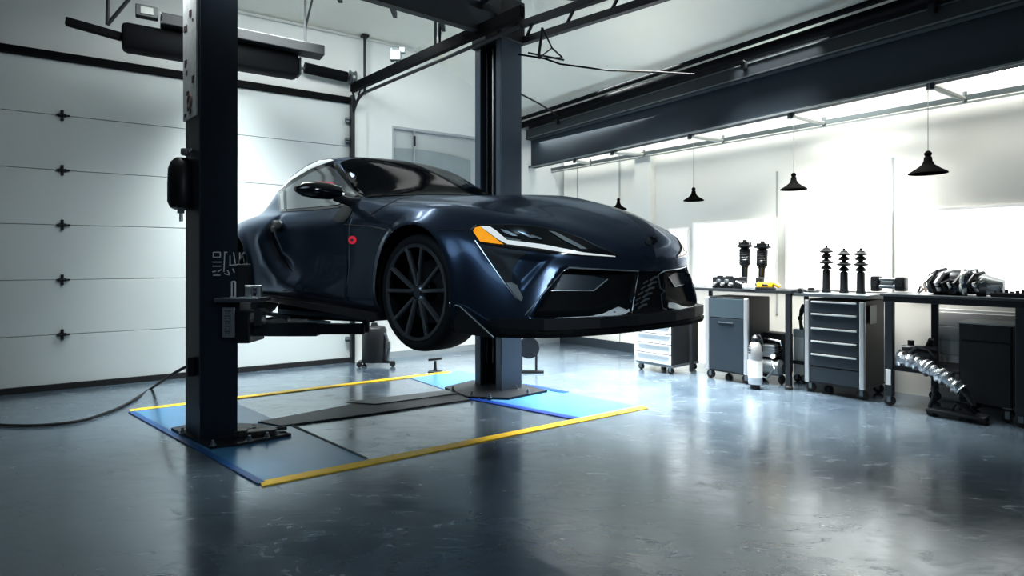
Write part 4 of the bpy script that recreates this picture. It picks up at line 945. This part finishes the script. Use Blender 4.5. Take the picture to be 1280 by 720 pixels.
def patch(name, polys, m, parent=None, off=.004, step=6, mode='px', mirror=True, depth=0.0, thick=0.0, label=None):
    """cut flat outlines into a grid and lay them on the body skin; outlines measured as picture sight lines or plan/side views"""
    bm = bmesh.new()
    if isinstance(polys[0][0], (int,float)): polys = [polys]
    for poly in polys:
        vs = [bm.verts.new((a,b,0)) for a,b in poly]
        f = bm.faces.new(vs)
    xs = [v.co.x for v in bm.verts]; ys = [v.co.y for v in bm.verts]
    bmesh.ops.triangulate(bm, faces=bm.faces)
    for k,(lo,hi) in enumerate(((min(xs),max(xs)),(min(ys),max(ys)))):
        t = lo+step
        while t < hi:
            no = (1,0,0) if k==0 else (0,1,0); co = (t,0,0) if k==0 else (0,t,0)
            bmesh.ops.bisect_plane(bm, geom=bm.verts[:]+bm.edges[:]+bm.faces[:], plane_co=co, plane_no=no, dist=1e-5)
            t += step
    for v in bm.verts:
        a,b = v.co.x, v.co.y
        if mode=='px':
            loc,nor = hit(a,b)
        elif mode=='top':
            loc,nor,_,_ = BVH.ray_cast(Vector((a,b,3)), Vector((0,0,-1)))
        elif mode=='side':
            loc,nor,_,_ = BVH.ray_cast(Vector((a,-3,b)), Vector((0,1,0)))
        elif mode=='front':
            loc,nor,_,_ = BVH.ray_cast(Vector((3,a,b)), Vector((-1,0,0)))
        elif mode=='rear':
            loc,nor,_,_ = BVH.ray_cast(Vector((-7,a,b)), Vector((1,0,0)))
        if loc is None: loc,nor,_,_ = BVH.find_nearest(Vector((a,0,b)))
        ref = {'px':-ray_c(a,b) if mode=='px' else None,'top':Vector((0,0,1)),'side':Vector((0,-1,0)),'front':Vector((1,0,0)),'rear':Vector((-1,0,0))}[mode]
        if nor.dot(ref)<0: nor = -nor
        v.co = loc + nor*off
    bm.normal_update()
    tot = 0
    for f in bm.faces:
        _,nr,_,_ = BVH.find_nearest(f.calc_center_median()); rf = -ray_c(640,300) if mode=='px' else ref
        if nr.dot(rf) < 0: nr = -nr
        tot += f.normal.dot(nr)*f.calc_area()
    if tot < 0: bmesh.ops.reverse_faces(bm, faces=bm.faces)
    for f in bm.faces: f.smooth = True
    if thick>0:
        r = bmesh.ops.extrude_face_region(bm, geom=bm.faces[:])
        # push the new faces out along their normals
        for v in [e for e in r['geom'] if isinstance(e,bmesh.types.BMVert)]:
            loc,nor,_,_ = BVH.find_nearest(v.co)
            dd = (v.co-loc); dd = dd.normalized() if dd.length>1e-6 else nor
            v.co += dd*thick
    if mirror:
        b2 = bm.copy(); bmesh.ops.transform(b2, matrix=MIR, verts=b2.verts)
        bmesh.ops.reverse_faces(b2, faces=b2.faces)
        tmp = bpy.data.meshes.new('t'); b2.to_mesh(tmp); b2.free()
        me2 = tmp; me2.name = name
    me = bpy.data.meshes.new(name); bm.to_mesh(me); bm.free(); me.materials.append(m)
    o = bpy.data.objects.new(name, me); COL.objects.link(o); o.parent = parent or CAR
    if label: o['label'] = label
    res = [o]
    if mirror:
        me2.materials.append(m); o2 = bpy.data.objects.new(name, me2); COL.objects.link(o2); o2.parent = parent or CAR
        if label: o2['label'] = label
        res.append(o2)
    return res
def skin_line(name, pts, r, m, off=.0, parent=None, mirror=True, sub=6, mode='px', label=None):
    P = []
    for (a,b),(c,d) in zip(pts[:-1],pts[1:]):
        for k in range(sub): P.append((a+(c-a)*k/sub, b+(d-b)*k/sub))
    P.append(pts[-1]); out = []
    for a,b in P:
        if mode=='px': loc,nor = hit(a,b); ref=-ray_c(a,b)
        elif mode=='top': loc,nor,_,_ = BVH.ray_cast(Vector((a,b,3)), Vector((0,0,-1))); ref=Vector((0,0,1))
        elif mode=='side': loc,nor,_,_ = BVH.ray_cast(Vector((a,-3,b)), Vector((0,1,0))); ref=Vector((0,-1,0))
        if loc is None: continue
        if nor.dot(ref)<0: nor=-nor
        out.append(loc+nor*off)
    res=[]
    for s in ((1,-1) if mirror else (1,)):
        b = MB(); b.tube([Vector((p.x,p.y*s,p.z)) for p in out], r, 6)
        o = b.build(name, m, parent or CAR, smooth=True)
        if label: o['label']=label
        res.append(o)
    return res

# dark liner inside arches + underbody + inside fill
for ax,r in ((AX_F,.39),(AX_R,.435)):
    for s in (1,-1):
        b = MB()
        prof = []
        n=20
        ring0=[];ring1=[]
        for k in range(n+1):
            a = PI*(-.12+1.24*k/n)
            ring0.append(b.bm.verts.new((ax+r*math.cos(a), s*.935, WR+r*math.sin(a))))
            ring1.append(b.bm.verts.new((ax+r*math.cos(a), s*.50, WR+r*math.sin(a))))
        for k in range(n): b.bm.faces.new((ring0[k],ring0[k+1],ring1[k+1],ring1[k]))
        b.bm.faces.new(ring1)
        b.build('wheel_arch_liner', M_deep, CAR)
b = MB()
pl = [(-4.0,.55),(-3.85,.84),(-3.62,.88),(-3.60,.55),(-2.78,.55),(-2.76,.90),(-.44,.90),(-.42,.55),(.42,.55),(.44,.89),(.66,.85),(.83,.71),(.94,.43),(.98,.17)]
poly = pl + [(x,-y) for x,y in pl[::-1]]
b.prism(poly, .185, .24)
b.build('underbody_panel', M_plast, CAR)
# wheels
def wheel(ax, sgn, steer):
    r = empty('wheel'); r.parent = CAR; r.location = (ax, sgn*.90, WR); r.rotation_euler = (0,0,steer)
    # profile in local y: 0 = outer face, inward = -sgn
    def L(prof, name, m, seg=64):
        b = MB(); b.lathe([(rr, -sgn*h) for rr,h in prof], axis='Y', seg=seg, closed=True)
        return b.build(name, m, r, smooth=True, angle=40)
    L([(.274,.010),(.292,.000),(.318,.004),(.334,.022),(.340,.05),(.341,.20),(.335,.235),(.31,.255),(.274,.25),(.268,.2),(.268,.04)],'tire',M_rubber)
    L([(.274,.006),(.276,.016),(.268,.05),(.262,.13),(.264,.245),(.258,.245),(.255,.13),(.258,.05),(.258,.012)],'rim_barrel',mat('dark_rim',(.02,.023,.028),.25,.7))
    L([(.276,-.002),(.280,.004),(.276,.012),(.258,.012),(.258,.001)],'rim_edge',mat('rim_edge_grey',(.22,.24,.26),.3,.8))
    L([(.185,.12),(.185,.145),(.06,.145),(.06,.12)],'brake_disc',mat('disc_steel',(.08,.085,.09),.4,.8))
    L([(.256,.17),(.256,.18),(.02,.18),(.02,.17)],'brake_shield',M_deep)
    b = MB()
    for k in range(5):
        for q in (-1,1):
            a0 = 2*PI*k/5 + .35 + q*.16; a1 = 2*PI*k/5 + .35 + q*.27
            p = Vector((.045*math.cos(a0),-sgn*.030,.045*math.sin(a0)))
            m_ = Vector((.15*math.cos((a0+a1)/2),-sgn*.034,.15*math.sin((a0+a1)/2)))
            e = Vector((.266*math.cos(a1),-sgn*.012,.266*math.sin(a1)))
            b.bar(p, e, .021,.030, up=(0,1,0), bev=.006)
    b.build('spokes', mat('spoke_metal',(.34,.36,.38),.28,.85), r, smooth=True)
    b = MB()
    b.lathe([(.0,-sgn*.016),(.03,-sgn*.016),(.034,-sgn*.022),(.05,-sgn*.03),(.06,-sgn*.05),(.06,-sgn*.07),(0,-sgn*.07)],axis='Y',seg=32)
    b.build('wheel_hub', mat('hub_metal',(.25,.27,.29),.25,.85), r, smooth=True)
    b = MB()
    for k in range(5):
        a = 2*PI*k/5+.35; b.cyl((.042*math.cos(a),-sgn*.012,.042*math.sin(a)),(.042*math.cos(a),-sgn*.03,.042*math.sin(a)),.007,6)
    b.build('lug_nuts', M_chrome, r, smooth=True)
    b = MB(); b.box((-.13,-sgn*.115,.06),(.07,.07,.18),bev=.012); b.build('brake_caliper', M_cabblk, r)
for sgn in (-1,1):
    wheel(AX_F-.035, sgn, .115); wheel(AX_R, sgn, 0)
# side glass, windscreen, lamps, intakes laid on the skin
ws = [(-.80,.70),(-.68,.50),(-.60,.28),(-.57,0),(-.60,-.28),(-.68,-.50),(-.80,-.70),(-.92,-.735),(-1.25,-.69),(-1.68,-.60),(-1.76,-.30),(-1.79,0),(-1.76,.30),(-1.68,.60),(-1.25,.69),(-.92,.735)]
patch('windscreen', ws, M_glassd, mode='top', step=.08, off=.004, mirror=False)
patch('roof_panel', [(-1.83,-.57),(-1.83,.57),(-2.4,.58),(-3.1,.50),(-3.1,-.50),(-2.4,-.58)], M_gloss, mode='top', step=.1, off=.003, mirror=False, label='gloss black roof panel')
patch('rear_window', [(-3.15,-.46),(-3.15,.46),(-3.7,.44),(-3.7,-.44)], M_glassd, mode='top', step=.08, off=.004, mirror=False)
patch('window_surround', [(350,265),(347.5,241),(364,226.5),(389,212),(412,204),(419,203),(430,214),(443,231),(457,244.5),(447,249),(424,259.5),(390,263)], M_gloss, off=.003, step=4)
patch('side_window', [(352.5,262.5),(350.5,243),(365,230.5),(390,216),(412,208),(421,213),(428,222),(440,237),(446,245.5),(423,256.5),(390,259.5)], M_glasss, off=.007, step=4)
patch('window_divider', [(356.5,263),(355,239),(358.5,236.5),(359,263)], M_gloss, off=.010, step=4)
patch('cantrail_sheen', [(344,243),(351,232),(365,221.5),(383,208.5),(399,201),(413,199.2),(418,200.5),(411,203),(389,211),(364,225.5),(347.5,240)], M_sheen, off=.003, step=4, label='roof rail above the side window with its bright reflection painted in')  # reflected light along the roof rail, painted as a pale strip
# headlamps
patch('headlamp', [(589,288),(593,284),(602,281.5),(640,282.5),(668,284),(700,290),(722,298),(745,310),(773,319.5),(770,322),(735,320.5),(690,317.5),(632,309.5),(600,304)], M_lens, off=.003, step=5)
patch('amber_indicator', [(591.5,290),(594,285.5),(600,284),(609,291),(622,301),(630,306.5),(612,304.5),(600,302.5)], M_amber, off=.007, step=4)
patch('light_guide', [(600,284),(612,284),(620,289),(634,301),(680,307),(728,315.5),(768,320),(768,321),(725,318.5),(680,312.5),(634,306.5),(622,300)], M_drl, off=.009, step=4)
patch('lamp_side_trim', [(686,289.5),(694,291),(715,302),(733,311.5),(725,311.5),(706,302.5)], M_silverp, off=.009, step=4)
for pl in ([(626,287),(636,290),(648,296),(641,296),(629,291)],[(648,290),(656,292),(672,299),(664,299)],[(630,297),(652,301),(650,303),(634,300)],[(664,294),(678,299),(676,301),(666,297)]):
    patch('lamp_projector', pl, M_silverp, off=.009, step=4)
# intakes and grille
patch('front_intake', [(704,338),(711,334.5),(796,339),(788,391),(772,387),(757,393),(735,396),(700,397),(666,397)], M_deep, off=.004, step=4)
patch('intake_blade', [(690,348),(702,343),(741,345),(757,349),(745,361),(741,363.5),(690,363),(684,357)], M_cab, off=.006, step=4)
skin_line('intake_blade_trim', [(688,363.5),(741,363.5),(758,349)], .0035, M_silver, off=.010)
patch('centre_grille', [(798,339),(842,341),(851.5,393),(788.5,395)], M_deep, off=.004, step=4)
skin_line('intake_upper_trim', [(703,337.5),(711,333.5),(797,338)], .0045, M_silverp, off=.006)
skin_line('grille_side_trim', [(797,338),(792,366),(788,393)], .0045, M_gsteel, off=.006)
skin_line('intake_edge', [(703,338),(656,394)], .003, M_gsteel, off=.004)
patch('intake_lip_sheen', [(680,400),(700,402.5),(735,401),(760,397),(786,391),(787,387),(775,383),(766,388),(752,394),(735,397),(700,398.5)], M_sheen, off=.008, step=5, label='lower intake lip with a bright sheen painted in')  # highlight on the lip below the intake, painted in pale silver
# slatted marks in the grille
for k in range(6):
    y = 346+k*7.0; x = 818-k*3.0
    patch('grille_slat', [(x-8,y+4),(x-1,y-1.2),(x+5,y-1.8),(x+4.4,y+.4),(x,y+1.4),(x-6,y+5.6)], M_gsteel, off=.008, step=4, mirror=False)
for k in range(5):
    y = 350+k*7.0; x = 806-k*3.0
    patch('grille_slat', [(x-4,y+4),(x+2,y),(x+3,y+1.2),(x-3,y+5.4)], M_gsteel, off=.008, step=4, mirror=False)
# bonnet emblem
patch('bonnet_emblem', [(806,302),(809,297.5),(815,295.5),(820,297.5),(822,301),(819,305),(813,307),(808,305.5)], M_gloss, off=.004, step=4, mirror=False)
patch('emblem_glint', [(814,296.5),(818,296.5),(818.5,298.3),(815,298.3)], M_chrome, off=.008, step=4, mirror=False)
# corner wedge
skin_line('bumper_crease', [(594,301),(612,327),(631.5,355),(646,374)], .0035, M_silverp, off=.003)
patch('corner_reflector', [(633,354),(639,353.5),(646,357),(654,372),(652,377),(647.5,374)], M_silverp, off=.005, step=4)
patch('lamp_recess_shade', [(598,305.5),(632,311),(662,315.5),(650,322),(641,336),(640,352),(632,354),(613,327)], M_cabblk, off=.0025, step=4)  # black patch painting the shade in the recess below the headlamp
# shut lines
skin_line('bonnet_shut_line', [(589,287.5),(568,288.2),(547,288)], .0032, M_plast, off=.0)
skin_line('bonnet_shut_line', [(589,287.5),(596,281.5),(640,281),(668,283),(700,289),(724,297),(747,308.5),(773,319)], .004, M_plast, off=.002)
skin_line('wing_shut_line', [(430,281),(461,282.5),(478,286),(491,290.5)], .0035, M_plast, off=.0)
skin_line('wing_vent_line', [(464,268),(480,258),(497,249.5),(530,241.5)], .004, M_plast, off=.0)
skin_line('door_shut_line', [(431,270),(433,300),(434,340),(434,377)], .003, M_plast, off=.0)
# badge, door handle, scoop
RING = lambda cx,cy,r,n=14: [(cx+r*math.cos(2*PI*k/n), cy+r*math.sin(2*PI*k/n)) for k in range(n)]
patch('round_sticker', RING(441,300,5.2), M_red, off=.004, step=6, mirror=False, label='small round red sticker on the front wing')
patch('sticker_centre', RING(441,300,1.9), M_plast, off=.006, step=6, mirror=False)
patch('scoop_opening', [(333,282.5),(338,279),(341,296),(345,309),(354,323),(366,340),(358,336),(346,322),(338,306)], M_gloss, off=.006, step=4)
patch('door_handle', [(340,281),(343,277.5),(352,277),(354.5,279),(353,286),(349,290.5),(343,290),(341,286)], M_plast, off=.012, step=4, thick=.012)
patch('mirror_shadow', [(415,275),(420,268),(427,259),(437,254),(443,252),(441,262),(436,272),(430,278),(422,278)], M_plast, off=.004, step=4, label='black painted shadow of the door mirror')  # cast shadow of the door mirror, painted on the skin in black
# door mirrors
for s in (1,-1):
    b = MB()
    rings=[]
    prof=[(0,.02),(.03,.075),(.10,.10),(.20,.105),(.28,.085),(.33,.03)]
    for t,r in prof:
        ring=[]
        for k in range(16):
            a=2*PI*k/16; ring.append(b.bm.verts.new((-1.05+ .75*r*math.cos(a)-.10*t, s*(.86+t), 1.0+ .02*t + r*.62*math.sin(a)*(1 if math.sin(a)>0 else .85))))
        rings.append(ring)
    for A,B in zip(rings[:-1],rings[1:]):
        for k in range(16): b.bm.faces.new((A[k],A[(k+1)%16],B[(k+1)%16],B[k]))
    b.bm.faces.new(rings[0]); b.bm.faces.new(rings[-1])
    mo = b.build('door_mirror', M_gloss, CAR, smooth=True)
    b = MB(); b.tube([(-1.00,s*.76,.93),(-1.02,s*.83,.94),(-1.05,s*.93,.97)], .03, 8, radii=[.045,.032,.03]); b.build('mirror_arm', M_plast, mo, smooth=True)
    b = MB(); b.tube([(-1.06,s*.93,1.062),(-1.07,s*1.02,1.066),(-1.08,s*1.10,1.059)], .006, 6); b.build('mirror_red_strip', M_red, mo, smooth=True)
# splitter, side skirt lip and canards
fp = [(.35,.90),(.55,.895),(.68,.86),(.81,.75),(.90,.58),(.95,.38),(.97,.15)]
poly = fp+[(.97,-.15)]+[(x,-y) for x,y in fp[::-1][1:]]
b = MB(); b.prism(poly, .150, .168)
b.build('front_splitter', M_deep, CAR)
b = MB()
up = [(x-.045,y-.03) for x,y in fp]; 
for s in (1,-1):
    lo=[b.bm.verts.new((x-.005,s*(y-.005),.165)) for x,y in fp]+[b.bm.verts.new((.965,0,.165))]
    hi=[b.bm.verts.new((x-.03,s*(y-.02),.225)) for x,y in fp]+[b.bm.verts.new((.945,0,.225))]
    for i in range(len(lo)-1): b.bm.faces.new((lo[i],lo[i+1],hi[i+1],hi[i]))
b.build('lower_bumper_band', M_deep, CAR)
for s in (1,-1):
    b = MB(); b.prism([(-.42,.15),(-2.72,.17),(-2.72,.21),(-.42,.20)], s*.86, s*.945, f=lambda x,y,z: Vector((x,z,y))); b.build('side_skirt', M_plast, CAR)
    b = MB()
    b.prism([(.36,.30),(.44,.29),(.70,.155),(.40,.155)], s*.905, s*.925, f=lambda x,y,z: Vector((x,z,y))); b.build('corner_canard', M_plast, CAR)
    b = MB(); b.tube([(.36,s*.93,.30),(.45,s*.93,.29),(.70,s*.915,.158)], .004, 6); b.build('canard_edge', M_silverp, CAR, smooth=True)
patch('tail_lamp', [(-.88,.80),(-.45,.80),(-.45,.86),(-.80,.87)], M_tail, mode='rear', step=.05)
patch('rear_diffuser', [(-.6,.30),(.6,.30),(.5,.50),(-.5,.50)], M_plast, mode='rear', step=.08, mirror=False)
for s in (1,-1):
    b = MB(); b.lathe([(.045,0),(.05,.01),(.05,.16),(.042,.16),(.042,.01)], c=(-4.26,s*.45,.36), axis='X', seg=20); b.build('exhaust_tip', M_chrome, CAR, smooth=True)
# ------------------------------------------------------------------ light
w = bpy.data.worlds.new('world'); SC.world = w; w.use_nodes = True
bg = w.node_tree.nodes['Background']; bg.inputs[0].default_value = (.20,.30,.42,1); bg.inputs[1].default_value = .06
def area(name, loc, target, size, energy, col=(1,1,1), sy=None, spread=180):
    l = bpy.data.lights.new(name,'AREA'); l.energy = energy; l.color = col; l.size = size
    if sy: l.shape='RECTANGLE'; l.size_y = sy
    l.spread = math.radians(spread)
    o = bpy.data.objects.new(name,l); COL.objects.link(o); o.location = loc
    o.rotation_euler = (Vector(target)-Vector(loc)).to_track_quat('-Z','Y').to_euler(); return o
area('door_wash_light', (-2.5,5.3,4.45), (-2.2,7.2,1.0), 1.3, 115, (.95,1,.99), 1.5)
area('back_corner_fill_light', (-1.0,7.4,4.4), (-1.6,8.6,1.0), 1.4, 26, (.96,1,.98), .8)  # unseen lamp, added beside the door wash to brighten the back wall
area('bench_wash_light', rw(2.2,.66,3.62), rw(2.2,0,1.7), 7.5, 58, (1,.99,.93), .45)
area('bay_fill_light', (.8,7.9,4.1), (.8,7.7,0), 2.6, 380, (1,.99,.96), 1.2, 72)  # unseen lamp added to brighten the floor of the bay
area('aisle_fill_light', (2.75,6.55,3.9), (2.75,6.55,0), 3.4, 390, (1,.985,.94), .8, 70)  # added overhead lamp without a fitting, lights the aisle floor
area('door_floor_fill_light', (-2.6,6.4,4.4), (-2.4,6.7,0), 2.8, 215, (.93,1,1), .8, 70)  # added lamp with no fitting, lifts the floor near the door
area('ceiling_fill_light', (1.4,6.6,3.3), (1.0,6.6,4.6), 2.0, 9, (1,1,.96), 1.2)  # unseen upward lamp, put in to raise the ceiling brightness
area('front_fill_light', (-1.4,1.6,3.2), (.2,4.2,1.3), 1.2, 7, (.55,.78,1), 1.2, 100)
area('front_key_light', (2.0,-.4,3.0), (.4,3.0,1.4), .9, 10, (.75,.9,1), .9, 60)
SC.view_settings.view_transform = 'Standard'
SC.view_settings.look = 'None'
SC.view_settings.gamma = 0.91
# ------------------------------------------------------------------ camera
cam = bpy.data.cameras.new('camera'); CAMO = bpy.data.objects.new('camera', cam); COL.objects.link(CAMO)
cam.sensor_width = 36; cam.lens = FPX/1280*36; CAMO.location = (0,0,EYE); CAMO.rotation_euler = (PI/2,0,0)
cam.shift_y = -(360-HZ)/1280; cam.clip_start = .05
SC.camera = CAMO
# put the origin of every empty that was built in room coordinates at the base of its thing
bpy.context.view_layer.update()
for e_ in [o for o in SC.objects if o.type=='EMPTY' and o.parent is None and o.location.length < 1e-6]:
    pts_ = [c_.matrix_world @ Vector(k_) for c_ in e_.children_recursive if c_.type=='MESH' for k_ in c_.bound_box]
    if not pts_: continue
    lo_ = [min(p[i] for p in pts_) for i in range(3)]; hi_ = [max(p[i] for p in pts_) for i in range(3)]
    base_ = Vector(((lo_[0]+hi_[0])/2,(lo_[1]+hi_[1])/2,lo_[2]))
    e_.location = base_
    for c_ in e_.children: c_.location = c_.location - base_
GROUPS = {'pendant_lamp':'black pendant lamps along the right wall','shock_absorber':'shock absorbers standing on the benches','rail_bracket':'bracket arms between beam and light rail',
 'tube_light':'fluorescent tubes behind the beam','floor_stripe':'painted stripes around the lift','floor_mat':'blue floor pads of the lift','junction_box':'junction boxes on the cable tray',
 'workbench':'workbenches along the right wall','tray_shade_pipe':'pipes added as the shade band above the cable tray','ceiling_cable':'cables below the sloping ceiling'}
for o_ in SC.objects:
    if o_.parent is None and o_.name.split('.')[0] in GROUPS: o_['group'] = GROUPS[o_.name.split('.')[0]]
